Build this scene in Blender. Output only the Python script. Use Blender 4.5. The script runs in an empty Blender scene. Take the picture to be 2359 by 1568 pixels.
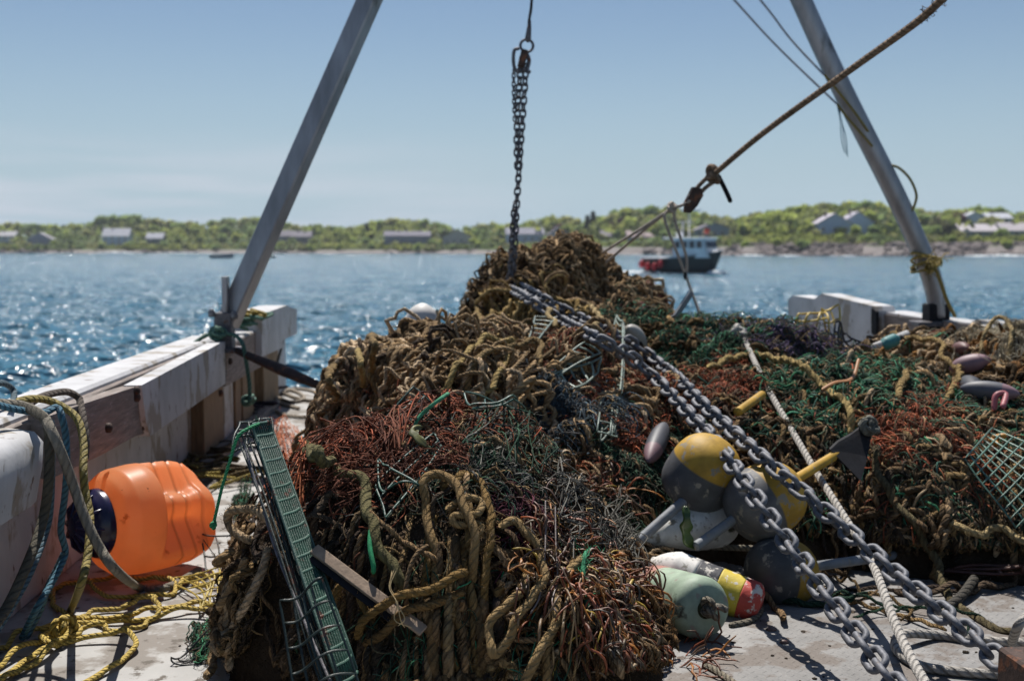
import bpy, math, random
import numpy as np
from mathutils import Vector, Matrix
C = bpy.context.scene.collection
S = bpy.context.scene
rng = np.random.default_rng(7)
random.seed(7)
R = math.radians
# ------------------------------------------------------------------ camera, sky, sun, exposure
CAMZ, WATER = 1.15, -0.9
LENS, YAW, PITCH = 40.0, R(3.48), R(4.56)
cam_d = bpy.data.cameras.new('camera'); cam = bpy.data.objects.new('camera', cam_d); C.objects.link(cam)
cam.location = (0, 0, CAMZ); cam.rotation_euler = (R(90) - PITCH, 0, -YAW)
cam_d.lens = LENS; cam_d.sensor_width = 36; cam_d.clip_start = .05; cam_d.clip_end = 6000
cam_d.dof.use_dof = True; cam_d.dof.focus_distance = 2.95; cam_d.dof.aperture_fstop = 3.6
S.camera = cam
SUN_AZ, SUN_EL = R(-5), R(61)          # azimuth from +Y towards +X
w = bpy.data.worlds.new('World'); S.world = w; w.use_nodes = True
nt = w.node_tree; nt.nodes.clear()
out = nt.nodes.new('ShaderNodeOutputWorld'); bg = nt.nodes.new('ShaderNodeBackground')
sky = nt.nodes.new('ShaderNodeTexSky'); sky.sky_type = 'NISHITA'; sky.sun_disc = False
sky.sun_elevation = SUN_EL; sky.sun_rotation = SUN_AZ; sky.air_density = 1.0; sky.dust_density = 0.3; sky.ozone_density = 2.0
hsv = nt.nodes.new('ShaderNodeHueSaturation'); hsv.inputs['Saturation'].default_value = 1.04; hsv.inputs['Value'].default_value = .77
nt.links.new(sky.outputs[0], hsv.inputs['Color'])
# thin cirrus low over the left of the shore, fixed to directions of the sky
tc = nt.nodes.new('ShaderNodeTexCoord'); mp = nt.nodes.new('ShaderNodeMapping'); mp.inputs['Scale'].default_value = (2.2, 2.2, 26)
nz = nt.nodes.new('ShaderNodeTexNoise'); nz.inputs['Scale'].default_value = 2.0; nz.inputs['Detail'].default_value = 4
sep = nt.nodes.new('ShaderNodeSeparateXYZ')
r1 = nt.nodes.new('ShaderNodeMapRange'); r1.inputs[1].default_value = .40; r1.inputs[2].default_value = .72; r1.inputs[4].default_value = .8
r2 = nt.nodes.new('ShaderNodeMapRange'); r2.inputs[1].default_value = .105; r2.inputs[2].default_value = .03
r3 = nt.nodes.new('ShaderNodeMapRange'); r3.inputs[1].default_value = .12; r3.inputs[2].default_value = -.22
m1 = nt.nodes.new('ShaderNodeMath'); m1.operation = 'MULTIPLY'; m2 = nt.nodes.new('ShaderNodeMath'); m2.operation = 'MULTIPLY'
mix = nt.nodes.new('ShaderNodeMix'); mix.data_type = 'RGBA'
mix.inputs[7].default_value = (7.4, 7.3, 8.2, 1)
L = nt.links.new
L(tc.outputs['Generated'], mp.inputs[0]); L(mp.outputs[0], nz.inputs['Vector']); L(nz.outputs['Fac'], r1.inputs[0])
L(tc.outputs['Generated'], sep.inputs[0]); L(sep.outputs['Z'], r2.inputs[0]); L(sep.outputs['X'], r3.inputs[0])
L(r1.outputs[0], m1.inputs[0]); L(r2.outputs[0], m1.inputs[1]); L(m1.outputs[0], m2.inputs[0]); L(r3.outputs[0], m2.inputs[1])
L(m2.outputs[0], mix.inputs[0]); 
r4 = nt.nodes.new('ShaderNodeMapRange'); r4.interpolation_type = 'SMOOTHSTEP'; r4.inputs[1].default_value = .215; r4.inputs[2].default_value = -.02; r4.inputs[4].default_value = .92
hz = nt.nodes.new('ShaderNodeMix'); hz.data_type = 'RGBA'; hz.inputs[7].default_value = (*[float(c) / .072 for c in (.285, .392, .487)], 1)
L(sep.outputs['Z'], r4.inputs[0]); L(r4.outputs[0], hz.inputs[0]); L(hsv.outputs[0], hz.inputs[6]); L(hz.outputs[2], mix.inputs[6]); L(mix.outputs[2], bg.inputs['Color'])
L(bg.outputs[0], out.inputs[0]); bg.inputs['Strength'].default_value = 0.066
sun_d = bpy.data.lights.new('sun', 'SUN'); sun = bpy.data.objects.new('sun', sun_d); C.objects.link(sun)
sun_d.energy = 4.2; sun_d.angle = R(.53); sun_d.color = (1, .95, .88)
sdir = Vector((math.sin(SUN_AZ) * math.cos(SUN_EL), math.cos(SUN_AZ) * math.cos(SUN_EL), math.sin(SUN_EL)))
sun.rotation_euler = sdir.to_track_quat('Z', 'Y').to_euler(); sun.location = (0, 20, 40)
S.view_settings.view_transform = 'Standard'; S.view_settings.look = 'None'; S.view_settings.exposure = 0.58; S.view_settings.gamma = 1
S.cycles.use_denoising = True
S.cycles.max_bounces = 8; S.cycles.transmission_bounces = 6
S.cycles.caustics_reflective = False; S.cycles.caustics_refractive = False
# ------------------------------------------------------------------ photo point -> place in the scene
FP, CX, CY = 2358 * LENS / 36, 1179.0, 784.0
RM = np.array(cam.rotation_euler.to_matrix())
O = np.array([0, 0, CAMZ])
def ray(px, py):
    d = RM @ np.array([(px - CX) / FP, -(py - CY) / FP, -1.0]); return d / np.linalg.norm(d)
def at(px, py, Y):
    d = ray(px, py); return O + d * (Y / d[1])
def onz(px, py, z=0.0):
    d = ray(px, py); return O + d * ((z - CAMZ) / d[2])
def onpl(px, py, p0, n):
    d = ray(px, py); p0 = np.array(p0, float); n = np.array(n, float); return O + d * (np.dot(p0 - O, n) / np.dot(d, n))
# ------------------------------------------------------------------ mesh helpers
def lin(h):
    h = h.lstrip('#'); v = [int(h[i:i+2], 16) / 255 for i in (0, 2, 4)]
    return np.array([c / 12.92 if c <= .04045 else ((c + .055) / 1.055) ** 2.4 for c in v])
class Geo:
    def __init__(s): s.v, s.q, s.t, s.c, s.u, s.n = [], [], [], [], [], 0
    def add(s, v, q=None, t=None, col=(.5, .5, .5), uv=None):
        v = np.asarray(v, float).reshape(-1, 3); k = len(v); c = np.asarray(col, float)
        if c.ndim == 1: c = np.tile(c, (k, 1))
        s.v.append(v); s.c.append(c.reshape(-1, 3)); s.u.append(np.zeros((k, 3)) if uv is None else np.asarray(uv, float).reshape(-1, 3))
        if q is not None and len(q): s.q.append(np.asarray(q, int).reshape(-1, 4) + s.n)
        if t is not None and len(t): s.t.append(np.asarray(t, int).reshape(-1, 3) + s.n)
        s.n += k; return s
    def build(s, name, m, parent=None, smooth=True, origin=None, link=True):
        v = np.concatenate(s.v); q = np.concatenate(s.q) if s.q else np.zeros((0, 4), int); t = np.concatenate(s.t) if s.t else np.zeros((0, 3), int)
        par = np.array(parent.matrix_world.translation) if parent is not None else None
        if origin is None: origin = v.mean(0) if parent is None else np.zeros(3)
        if parent is not None: v = v - np.array(parent['_o'])
        else: v = v - np.asarray(origin)
        me = bpy.data.meshes.new(name); me.vertices.add(len(v)); me.vertices.foreach_set('co', v.ravel())
        nl = q.size + t.size; me.loops.add(nl); me.loops.foreach_set('vertex_index', np.concatenate([q.ravel(), t.ravel()]).astype(np.int32))
        me.polygons.add(len(q) + len(t))
        ls = np.concatenate([np.arange(len(q)) * 4, q.size + np.arange(len(t)) * 3]).astype(np.int32); me.polygons.foreach_set('loop_start', ls)
        me.polygons.foreach_set('use_smooth', np.full(len(q) + len(t), smooth)); me.update(calc_edges=True)
        a = me.attributes.new('Col', 'FLOAT_COLOR', 'POINT'); c = np.concatenate(s.c); a.data.foreach_set('color', np.hstack([c, np.ones((len(c), 1))]).ravel())
        a = me.attributes.new('ruv', 'FLOAT_VECTOR', 'POINT'); a.data.foreach_set('vector', np.concatenate(s.u).ravel())
        if isinstance(m, (list, tuple)):
            for x in m: me.materials.append(x)
        else: me.materials.append(m)
        o = bpy.data.objects.new(name, me); C.objects.link(o)
        if parent is not None:
            o.parent = parent
        else:
            o.location = origin; o['_o'] = [float(x) for x in origin]
        return o
def tag(o, label, cat, group=None, kind=None):
    if label: o['label'] = label
    if cat: o['category'] = cat
    if group: o['group'] = group
    if kind: o['kind'] = kind
    return o
def empty(name, loc, label, cat, group=None, kind=None):
    o = bpy.data.objects.new(name, None); C.objects.link(o); o.location = [float(x) for x in loc]; o.empty_display_size = .05
    o['_o'] = [float(x) for x in loc]; return tag(o, label, cat, group, kind)
def nrm(a): return a / np.maximum(np.linalg.norm(a, axis=-1, keepdims=True), 1e-9)
def tubes(g, P, r, col, K=6, lay=7.0, cap=True, wob=0.0):
    """P (R,n,3) centre lines, r scalar / (R,) / (R,n), col (3,) / (R,3)"""
    P = np.asarray(P, float)
    if P.ndim == 2: P = P[None]
    Rn, n, _ = P.shape
    r = np.asarray(r, float); r = np.broadcast_to(r if r.ndim == 2 else (r[:, None] if r.ndim == 1 else r), (Rn, n)).copy()
    col = np.asarray(col, float); col = np.broadcast_to(col if col.ndim == 2 else col[None], (Rn, 3))
    r0 = r.mean(1, keepdims=True)
    if cap: r[:, 0] *= .55; r[:, -1] *= .55
    if wob: r *= 1 + wob * rng.normal(0, 1, r.shape)
    T = nrm(np.gradient(P, axis=1))
    a = np.where(np.abs(T[:, 0, 2:3]) < .9, np.array([[0, 0, 1.0]]), np.array([[1.0, 0, 0]]))
    N = np.zeros_like(P); nn = nrm(np.cross(T[:, 0], a))
    for i in range(n):
        nn = nrm(nn - (nn * T[:, i]).sum(-1, keepdims=True) * T[:, i]); N[:, i] = nn
    B = np.cross(T, N)
    th = np.linspace(0, 2 * math.pi, K + 1)
    V = P[:, :, None] + r[:, :, None, None] * (N[:, :, None] * np.cos(th)[:, None] + B[:, :, None] * np.sin(th)[:, None])
    seg = np.linalg.norm(np.diff(P, axis=1), axis=-1); s = np.concatenate([np.zeros((Rn, 1)), np.cumsum(seg, 1)], 1)
    U = np.zeros((Rn, n, K + 1, 3)); U[..., 0] = np.linspace(0, 1, K + 1); U[..., 1] = (s / (lay * r0))[:, :, None]; U[..., 2] = np.arange(Rn)[:, None, None]
    idx = np.arange(Rn * n * (K + 1)).reshape(Rn, n, K + 1)
    Q = np.stack([idx[:, :-1, :-1], idx[:, :-1, 1:], idx[:, 1:, 1:], idx[:, 1:, :-1]], -1).reshape(-1, 4)
    cc = np.broadcast_to(col[:, None, None], V.shape)
    g.add(V.reshape(-1, 3), Q, col=cc.reshape(-1, 3), uv=U.reshape(-1, 3))
    if cap:
        for e in (0, n - 1):
            tr = np.stack([np.broadcast_to(idx[:, e, :1], (Rn, K - 2)), idx[:, e, 1:K - 1], idx[:, e, 2:K]], -1).reshape(-1, 3) if K > 2 else None
            if tr is not None: g.t.append(tr + g.n - V.size // 3)
    return g
def cat(pts, step=.01, n=None):
    """smooth curve through points, evenly resampled"""
    p = np.asarray(pts, float)
    if len(p) == 2: d = p
    else:
        q = np.vstack([2 * p[0] - p[1], p, 2 * p[-1] - p[-2]]); t = np.linspace(0, 1, 14, endpoint=False)[:, None]; seg = []
        for i in range(len(p) - 1):
            a, b, c, e = q[i:i + 4]
            seg.append(.5 * (2 * b + (c - a) * t + (2 * a - 5 * b + 4 * c - e) * t ** 2 + (3 * b - a - 3 * c + e) * t ** 3))
        d = np.vstack(seg + [p[-1:]])
    L_ = np.concatenate([[0], np.cumsum(np.linalg.norm(np.diff(d, axis=0), axis=1))])
    if n is None: n = max(4, int(L_[-1] / step) + 1)
    s = np.linspace(0, L_[-1], n)
    return np.stack([np.interp(s, L_, d[:, k]) for k in range(3)], 1)
def jig(P, amp, seed=0, wl=.12):
    """gentle irregularity along a curve"""
    rs = np.random.default_rng(seed); n = len(P); s = np.concatenate([[0], np.cumsum(np.linalg.norm(np.diff(P, axis=0), axis=1))])
    o = np.zeros((n, 3))
    for k in range(4):
        o += rs.normal(0, 1, 3) * np.sin(s[:, None] * (2 * math.pi / (wl * rs.uniform(.6, 2.5))) + rs.uniform(0, 6.3, 3)) * .5
    return P + amp * o
def lathe(g, prof, K=28, M=None, caps=True):
    """prof: (r, z, colour) rows; M 4x4"""
    th = np.linspace(0, 2 * math.pi, K, endpoint=False); V, cc = [], []
    for r, z, c in prof:
        V.append(np.stack([r * np.cos(th), r * np.sin(th), np.full(K, z)], 1)); cc.append(np.tile(np.asarray(c, float), (K, 1)))
    V = np.concatenate(V); cc = np.concatenate(cc); n = len(prof)
    idx = np.arange(n * K).reshape(n, K); Q = np.stack([idx[:-1], np.roll(idx[:-1], -1, 1), np.roll(idx[1:], -1, 1), idx[1:]], -1).reshape(-1, 4)
    T = []
    if caps:
        V = np.vstack([V, [[0, 0, prof[0][1]], [0, 0, prof[-1][1]]]]); cc = np.vstack([cc, prof[0][2], prof[-1][2]]); a = n * K
        for i in range(K):
            j = (i + 1) % K; T += [(a, idx[0, j], idx[0, i]), (a + 1, idx[-1, i], idx[-1, j])]
    if M is not None: V = V @ np.array(M)[:3, :3].T + np.array(M)[:3, 3]
    g.add(V, Q, T, cc); return g
def frame(c, ax, up=(0, 0, 1)):
    z = nrm(np.asarray(ax, float)); u = np.asarray(up, float)
    if abs(np.dot(z, u)) > .98: u = np.array([1.0, 0, 0])
    x = nrm(np.cross(u, z)); y = np.cross(z, x); M = np.eye(4); M[:3, 0], M[:3, 1], M[:3, 2], M[:3, 3] = x, y, z, c; return M
def box(g, lo, hi, col=(.5, .5, .5), M=None, bev=0.0):
    lo, hi = np.asarray(lo, float), np.asarray(hi, float); b = min(bev, .45 * float((hi - lo).min()))
    if b <= 0:
        V = np.array([[x, y, z] for z in (0, 1) for y in (0, 1) for x in (0, 1)]) * (hi - lo) + lo
        Q = [(0, 2, 3, 1), (4, 5, 7, 6), (0, 1, 5, 4), (2, 6, 7, 3), (0, 4, 6, 2), (1, 3, 7, 5)]; T = []
    else:
        bm_ = []; ctr, h = (lo + hi) / 2, (hi - lo) / 2; V = []
        key = {}
        for sx in (-1, 1):
            for sy in (-1, 1):
                for sz in (-1, 1):
                    sg = np.array([sx, sy, sz])
                    for ax in range(3):
                        v = sg * h - sg * b; v[ax] += sg[ax] * b; key[(sx, sy, sz, ax)] = len(V); V.append(ctr + v)
        Q, T = [], []
        for ax in range(3):
            a1, a2 = (ax + 1) % 3, (ax + 2) % 3
            for s in (-1, 1):
                f = []
                for u, v in ((-1, -1), (1, -1), (1, 1), (-1, 1)):
                    k = [0, 0, 0]; k[ax] = s; k[a1] = u; k[a2] = v; f.append(key[(*k, ax)])
                Q.append(f if s > 0 else f[::-1])
            for u in (-1, 1):
                for v in (-1, 1):
                    k0 = [0, 0, 0]; k0[ax] = -1; k0[a1] = u; k0[a2] = v; k1 = list(k0); k1[ax] = 1
                    f = [key[(*k0, a1)], key[(*k1, a1)], key[(*k1, a2)], key[(*k0, a2)]]; Q.append(f if u * v > 0 else f[::-1])
        for sx in (-1, 1):
            for sy in (-1, 1):
                for sz in (-1, 1):
                    f = [key[(sx, sy, sz, a)] for a in range(3)]; T.append(f if sx * sy * sz > 0 else f[::-1])
        V = np.array(V)
    if M is not None: V = V @ np.array(M)[:3, :3].T + np.array(M)[:3, 3]
    g.add(V, Q, T, col); return g
def slab(g, pts, off, col=(.5, .5, .5)):
    """planar polygon pts (world) thickened by vector off"""
    p = np.asarray(pts, float); n = len(p); V = np.vstack([p, p + np.asarray(off)]); Q = [(i, (i + 1) % n, n + (i + 1) % n, n + i) for i in range(n)]; T = []
    for i in range(1, n - 1): T += [(0, i + 1, i), (n, n + i, n + i + 1)]
    g.add(V, Q, T, col); return g
def fixn(o):
    import bmesh
    b = bmesh.new(); b.from_mesh(o.data); bmesh.ops.recalc_face_normals(b, faces=b.faces); b.to_mesh(o.data); b.free(); return o
# ------------------------------------------------------------------ materials
def mk(name, base='Col', rough=.8, metal=0.0, nscale=12.0, var=.35, bump=.3, bscale=60.0, spots=None, stripe=0.0, coat=0.0, bdist=.004, stretch=None, spec=.5, spots2=None):
    m = bpy.data.materials.new(name); m.use_nodes = True; t = m.node_tree; N = t.nodes; L = t.links.new; b = N['Principled BSDF']
    b.inputs['Roughness'].default_value = rough; b.inputs['Metallic'].default_value = metal; b.inputs['Specular IOR Level'].default_value = spec
    if coat: b.inputs['Coat Weight'].default_value = coat
    geo = N.new('ShaderNodeTexCoord'); vec = geo.outputs['Object']
    if stretch:
        mp = N.new('ShaderNodeMapping'); mp.inputs['Scale'].default_value = stretch; L(vec, mp.inputs[0]); vec = mp.outputs[0]
    if isinstance(base, str): a = N.new('ShaderNodeAttribute'); a.attribute_name = base; c = a.outputs['Color']
    else: a = N.new('ShaderNodeRGB'); a.outputs[0].default_value = (*base, 1); c = a.outputs[0]
    def noise(sc, det=5): 
        n = N.new('ShaderNodeTexNoise'); n.inputs['Scale'].default_value = sc; n.inputs['Detail'].default_value = det; n.inputs['Roughness'].default_value = .6; L(vec, n.inputs['Vector']); return n.outputs['Fac']
    def rngn(x, a, b_, lo, hi):
        r = N.new('ShaderNodeMapRange'); r.inputs[1].default_value = a; r.inputs[2].default_value = b_; r.inputs[3].default_value = lo; r.inputs[4].default_value = hi; L(x, r.inputs[0]); return r.outputs[0]
    def mul(c, f):
        x = N.new('ShaderNodeMix'); x.data_type = 'RGBA'; x.blend_type = 'MULTIPLY'; x.inputs[0].default_value = 1; L(c, x.inputs[6]); L(f, x.inputs[7]); return x.outputs[2]
    c = mul(c, rngn(noise(nscale), .3, .7, 1 - var, 1 + var))
    h = noise(bscale, 3)
    if stripe:
        u = N.new('ShaderNodeAttribute'); u.attribute_name = 'ruv'; sp = N.new('ShaderNodeSeparateXYZ'); L(u.outputs['Vector'], sp.inputs[0])
        sub = N.new('ShaderNodeMath'); sub.operation = 'SUBTRACT'; L(sp.outputs[0], sub.inputs[0]); L(sp.outputs[1], sub.inputs[1])
        ml = N.new('ShaderNodeMath'); ml.operation = 'MULTIPLY'; ml.inputs[1].default_value = 6 * math.pi; L(sub.outputs[0], ml.inputs[0])
        sn = N.new('ShaderNodeMath'); sn.operation = 'SINE'; L(ml.outputs[0], sn.inputs[0]); st = rngn(sn.outputs[0], -1, .1, 0, 1)
        c = mul(c, rngn(st, 0, 1, 1 - stripe, 1.0))
        ad = N.new('ShaderNodeMath'); ad.operation = 'MULTIPLY_ADD'; ad.inputs[1].default_value = .8; L(st, ad.inputs[0]); L(h, ad.inputs[2]); h = ad.outputs[0]
    for sp_ in (spots, spots2):
        if sp_:
            col, th, sc = sp_; f = rngn(noise(sc), th, th + .06, 0, 1); x = N.new('ShaderNodeMix'); x.data_type = 'RGBA'; x.inputs[7].default_value = (*col, 1); L(f, x.inputs[0]); L(c, x.inputs[6]); c = x.outputs[2]
    L(c, b.inputs['Base Color'])
    bp = N.new('ShaderNodeBump'); bp.inputs['Strength'].default_value = bump; bp.inputs['Distance'].default_value = bdist; L(h, bp.inputs['Height']); L(bp.outputs[0], b.inputs['Normal'])
    return m
M_ROPE = mk('muddy_rope', rough=.95, nscale=26, var=.5, bump=1, bscale=190, stripe=.26, bdist=.007, spec=.2)
M_BRAID = mk('braided_rope', rough=.85, nscale=18, var=.2, bump=1, bscale=260, stripe=.16, bdist=.006, spec=.2)
M_LAID = mk('clean_laid_rope', rough=.7, nscale=16, var=.15, bump=.9, bscale=200, stripe=.5, bdist=.006, spec=.4)
M_NET = mk('net_twine', rough=.85, nscale=30, var=.4, bump=.5, bscale=300, spec=.25)
M_WIRE = mk('coated_wire', rough=.45, nscale=14, var=.3, bump=.3, bscale=200, spots=((.09, .035, .02), .60, 24), spec=.5)
M_STEM = mk('brown_stalks', rough=.5, nscale=40, var=.5, bump=.3, bscale=200, spec=.5)
M_HEAP = mk('matted_debris', rough=1, nscale=9, var=.6, bump=1, bscale=70, bdist=.02, spec=.1)
M_PAINT = mk('worn_buoy_paint', rough=.6, nscale=14, var=.3, bump=.15, bscale=60, spots=((.26, .24, .20), .585, 24), spec=.4, spots2=((.05, .05, .035), .64, 9))
M_FLOAT = mk('smooth_float_plastic', rough=.55, nscale=10, var=.15, bump=.12, bscale=50, spots=((.30, .20, .20), .68, 14))
M_CHIP = mk('flaking_buoy_paint', rough=.6, nscale=10, var=.15, bump=.3, bscale=60, spots=((.62, .58, .52), .56, 34), stretch=(1, 1, 1))
M_GALV = mk('galvanised_steel', base=tuple(lin('8b8d94') * .55), rough=.65, metal=.35, nscale=60, var=.35, bump=.25, bscale=140, spots=((.11, .10, .10), .62, 50))
M_IRON = mk('dark_iron', base=(.12, .115, .125), rough=.6, metal=.4, nscale=60, var=.5, bump=.4, bscale=140, spots=((.12, .045, .02), .6, 30))
M_RUST = mk('rusty_steel', base=(.055, .032, .024), rough=.75, metal=.2, nscale=20, var=.5, bump=.4, bscale=120, spots=((.17, .065, .03), .56, 16))
M_ALU = mk('weathered_aluminium', base=(.27, .265, .275), rough=.42, metal=.55, nscale=9, var=.3, bump=.1, bscale=40, spots=((.10, .085, .075), .62, 5), stretch=(1, 1, .25))
M_WHITE = mk('white_fibreglass', base=(.45, .45, .46), rough=.65, nscale=3.3, var=.22, bump=.5, bscale=24, spots=((.27, .24, .20), .54, 5), spots2=((.13, .09, .07), .62, 15), stretch=(1, 1.2, .7))
M_WOODG = mk('weathered_wood', base=(.22, .185, .165), rough=.9, nscale=7, var=.35, bump=.7, bscale=20, stretch=(6, 1, 9), spots=((.33, .30, .28), .60, 10), bdist=.006)
M_WOODB = mk('brown_timber', base=(.21, .145, .085), rough=.85, nscale=8, var=.35, bump=.5, bscale=26, stretch=(8, 8, 1), spots=((.09, .06, .04), .66, 10))
M_BLACK = mk('black_rubber', base=(.011, .011, .014), spec=.25, rough=.75, nscale=20, var=.4, bump=.2, bscale=80)
# ------------------------------------------------------------------ water
def water_mat():
    m = bpy.data.materials.new('sea_water'); m.use_nodes = True; t = m.node_tree; N = t.nodes; L = t.links.new; b = N['Principled BSDF']
    b.inputs['Base Color'].default_value = (.045, .14, .205, 1); b.inputs['Roughness'].default_value = .15; b.inputs['IOR'].default_value = 1.34; b.inputs['Specular IOR Level'].default_value = .8
    tc = N.new('ShaderNodeTexCoord'); hs = None
    for sc, det, k, st in ((1.6, 1, 1.5, (1, 1.5, 1)), (4.5, 1, .55, (1, 1.3, 1)), (13, 0, .07, (1, 1, 1))):
        mp = N.new('ShaderNodeMapping'); mp.inputs['Scale'].default_value = st; n = N.new('ShaderNodeTexNoise'); n.inputs['Scale'].default_value = sc; n.inputs['Detail'].default_value = det
        L(tc.outputs['Object'], mp.inputs[0]); L(mp.outputs[0], n.inputs['Vector'])
        x = N.new('ShaderNodeMath'); x.operation = 'MULTIPLY_ADD'; x.inputs[1].default_value = k; L(n.outputs['Fac'], x.inputs[0])
        if hs is not None: L(hs, x.inputs[2])
        else: x.inputs[2].default_value = 0
        hs = x.outputs[0]
    bp = N.new('ShaderNodeBump'); bp.inputs['Strength'].default_value = 1; bp.inputs['Distance'].default_value = .38; L(hs, bp.inputs['Height']); L(bp.outputs[0], b.inputs['Normal'])
    return m
def waves(x, y, res):
    z = np.zeros_like(x); rs = np.random.default_rng(3)
    for k in range(46):
        wl = .45 * 1.075 ** k; th = rs.normal(1.75, .6); A = .017 * wl ** .9 if wl < 1.1 else .017 * (1.1 / wl) ** .35
        ph = rs.uniform(0, 6.28); f = np.clip((wl / (2.4 * res)) - .6, 0, 1)
        a = (2 * math.pi / wl) * (x * math.cos(th) + y * math.sin(th)) + ph
        z += A * f * (np.sin(a) + .22 * np.cos(2 * a))
    return z
nr, ncol = 820, 620
d = 3.0 * (900 / 3.0) ** (np.linspace(0, 1, nr) ** 1.0); a = np.linspace(R(-48), R(48), ncol)
DD, AA = np.meshgrid(d, a, indexing='ij'); X, Y = DD * np.sin(AA + YAW), DD * np.cos(AA + YAW)
res = np.maximum(DD * (a[1] - a[0]), DD * math.log(300) / nr)
Z = WATER + waves(X, Y, res)
idx = np.arange(nr * ncol).reshape(nr, ncol); Q = np.stack([idx[:-1, :-1], idx[:-1, 1:], idx[1:, 1:], idx[1:, :-1]], -1).reshape(-1, 4)
g = Geo(); g.add(np.stack([X, Y, Z], -1), Q)
M_WATER = water_mat()
o = g.build('water', M_WATER, origin=(0, 0, WATER)); tag(o, None, None, kind='structure'); fixn(o)
# ------------------------------------------------------------------ far shore
M_LAND = mk('meadow_and_scrub', base=(.075, .115, .03), rough=1, nscale=.05, var=.5, bump=0, spots=((.045, .065, .025), .55, .09))
M_ROCK = mk('shore_rock', base=(.20, .175, .165), rough=.95, nscale=.6, var=.5, bump=.5, bscale=1.2, bdist=.3)
M_SAND = mk('beach', base=(.22, .195, .185), rough=1, nscale=.2, var=.2, bump=0)
M_FOAM = mk('foam', base=(.62, .66, .68), rough=.9, nscale=.8, var=.2, bump=.3, bscale=3)
M_LEAF = mk('leaves', rough=.8, nscale=.25, var=.3, bump=0)
t_ = M_LEAF.node_tree; b_ = t_.nodes['Principled BSDF']; tr_ = t_.nodes.new('ShaderNodeBsdfTranslucent'); mx_ = t_.nodes.new('ShaderNodeMixShader'); mx_.inputs[0].default_value = .5
t_.links.new(b_.inputs['Base Color'].links[0].from_socket, tr_.inputs[0]); t_.links.new(b_.outputs[0], mx_.inputs[1]); t_.links.new(tr_.outputs[0], mx_.inputs[2]); t_.links.new(mx_.outputs[0], t_.nodes['Material Output'].inputs[0])
M_BARK = mk('bark', base=(.10, .08, .06), rough=1, nscale=3, var=.3)
M_HOUSE = mk('house_siding', rough=.8, nscale=.4, var=.1, bump=0)
M_PANE = mk('window_glass', base=(.03, .04, .055), rough=.15, nscale=.5, var=.2, bump=0)
def shoreD(px): return float(np.interp(px, [-900, 0, 500, 1000, 1400, 1700, 1900, 2358, 3200], [640, 640, 620, 560, 470, 380, 350, 330, 330]))
def skyl(px): return float(np.interp(px, [-900, 0, 100, 200, 240, 300, 400, 480, 520, 600, 640, 700, 800, 830, 870, 920, 980, 1020, 1060, 1100, 1180, 1250, 1300, 1350, 1400, 1450, 1520, 1600, 1700, 1750, 1800, 1850, 1900, 1980, 2060, 2100, 2200, 2250, 2330, 2600, 3200],
    [510, 512, 515, 512, 497, 495, 508, 510, 500, 500, 512, 515, 520, 513, 503, 500, 505, 515, 525, 510, 512, 497, 495, 505, 490, 475, 468, 480, 495, 480, 480, 465, 460, 458, 468, 475, 480, 472, 482, 480, 480]))
HZ = 575.0
def dirpx(px): r_ = ray(px, HZ); return r_[:2] / r_[1]
def topz(px, D): return CAMZ + (HZ - skyl(px)) * D / FP
def landz(px, t):
    """ground height t metres (in Y) behind the waterline"""
    D = shoreD(px); ridge = topz(px, D + 110) - WATER - 8.5; lo = 2.2 if px < 1350 else 3.4
    return WATER - .4 + float(np.interp(t, [0, 3, 9, 22, 110, 170, 400], [0, .6, lo, lo + 1.4, max(ridge, lo + 2), max(ridge, lo + 2) + 1, max(ridge, lo + 2)]))
pxs = np.arange(-900, 3201, 20); ts = [-6, 0, 3, 6, 9, 14, 22, 45, 70, 110, 170, 400]
V = np.array([[[*(dirpx(p) * (shoreD(p) + t + 4 * math.sin(p * .021) + 2 * math.sin(p * .09))), landz(p, t) if t >= 0 else WATER - 1.5] for t in ts] for p in pxs])
nP, nT = len(pxs), len(ts); idx = np.arange(nP * nT).reshape(nP, nT); Q = np.stack([idx[:-1, :-1], idx[1:, :-1], idx[1:, 1:], idx[:-1, 1:]], -1).reshape(-1, 4)
g = Geo(); g.add(V, Q); o = g.build('far_shore_hills', [M_LAND, M_SAND]); tag(o, None, None, kind='structure')
mi = np.tile(np.array([1 if t < 9 else 0 for t in ts[:-1]]), nP - 1); o.data.polygons.foreach_set('material_index', mi.astype(np.int32))
def shp(px, t, dz=0.0): return np.array([*(dirpx(px) * (shoreD(px) + t)), landz(px, max(t, 0)) + dz])
# boulders along the water's edge (uncountable) and surf
def blob(g, c, s, col, n=10, jit=.25, rs=rng):
    th = np.linspace(0, 2 * math.pi, n, endpoint=False); rows = []
    for ph in (-.9, -.3, .35, .95):
        r_ = math.cos(ph) * (1 + rs.normal(0, jit, n)); rows.append(np.stack([r_ * np.cos(th) * s[0], r_ * np.sin(th) * s[1], np.full(n, math.sin(ph) * s[2]) * (1 + rs.normal(0, jit * .6, n))], 1))
    V = np.concatenate(rows + [[[0, 0, -s[2]], [0, 0, s[2]]]]) + c; idx = np.arange(4 * n).reshape(4, n)
    Q = np.stack([idx[:-1], np.roll(idx[:-1], -1, 1), np.roll(idx[1:], -1, 1), idx[1:]], -1).reshape(-1, 4)
    T = [(4 * n, idx[0, (i + 1) % n], idx[0, i]) for i in range(n)] + [(4 * n + 1, idx[3, i], idx[3, (i + 1) % n]) for i in range(n)]; g.add(V, Q, T, col)
g = Geo()
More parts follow.
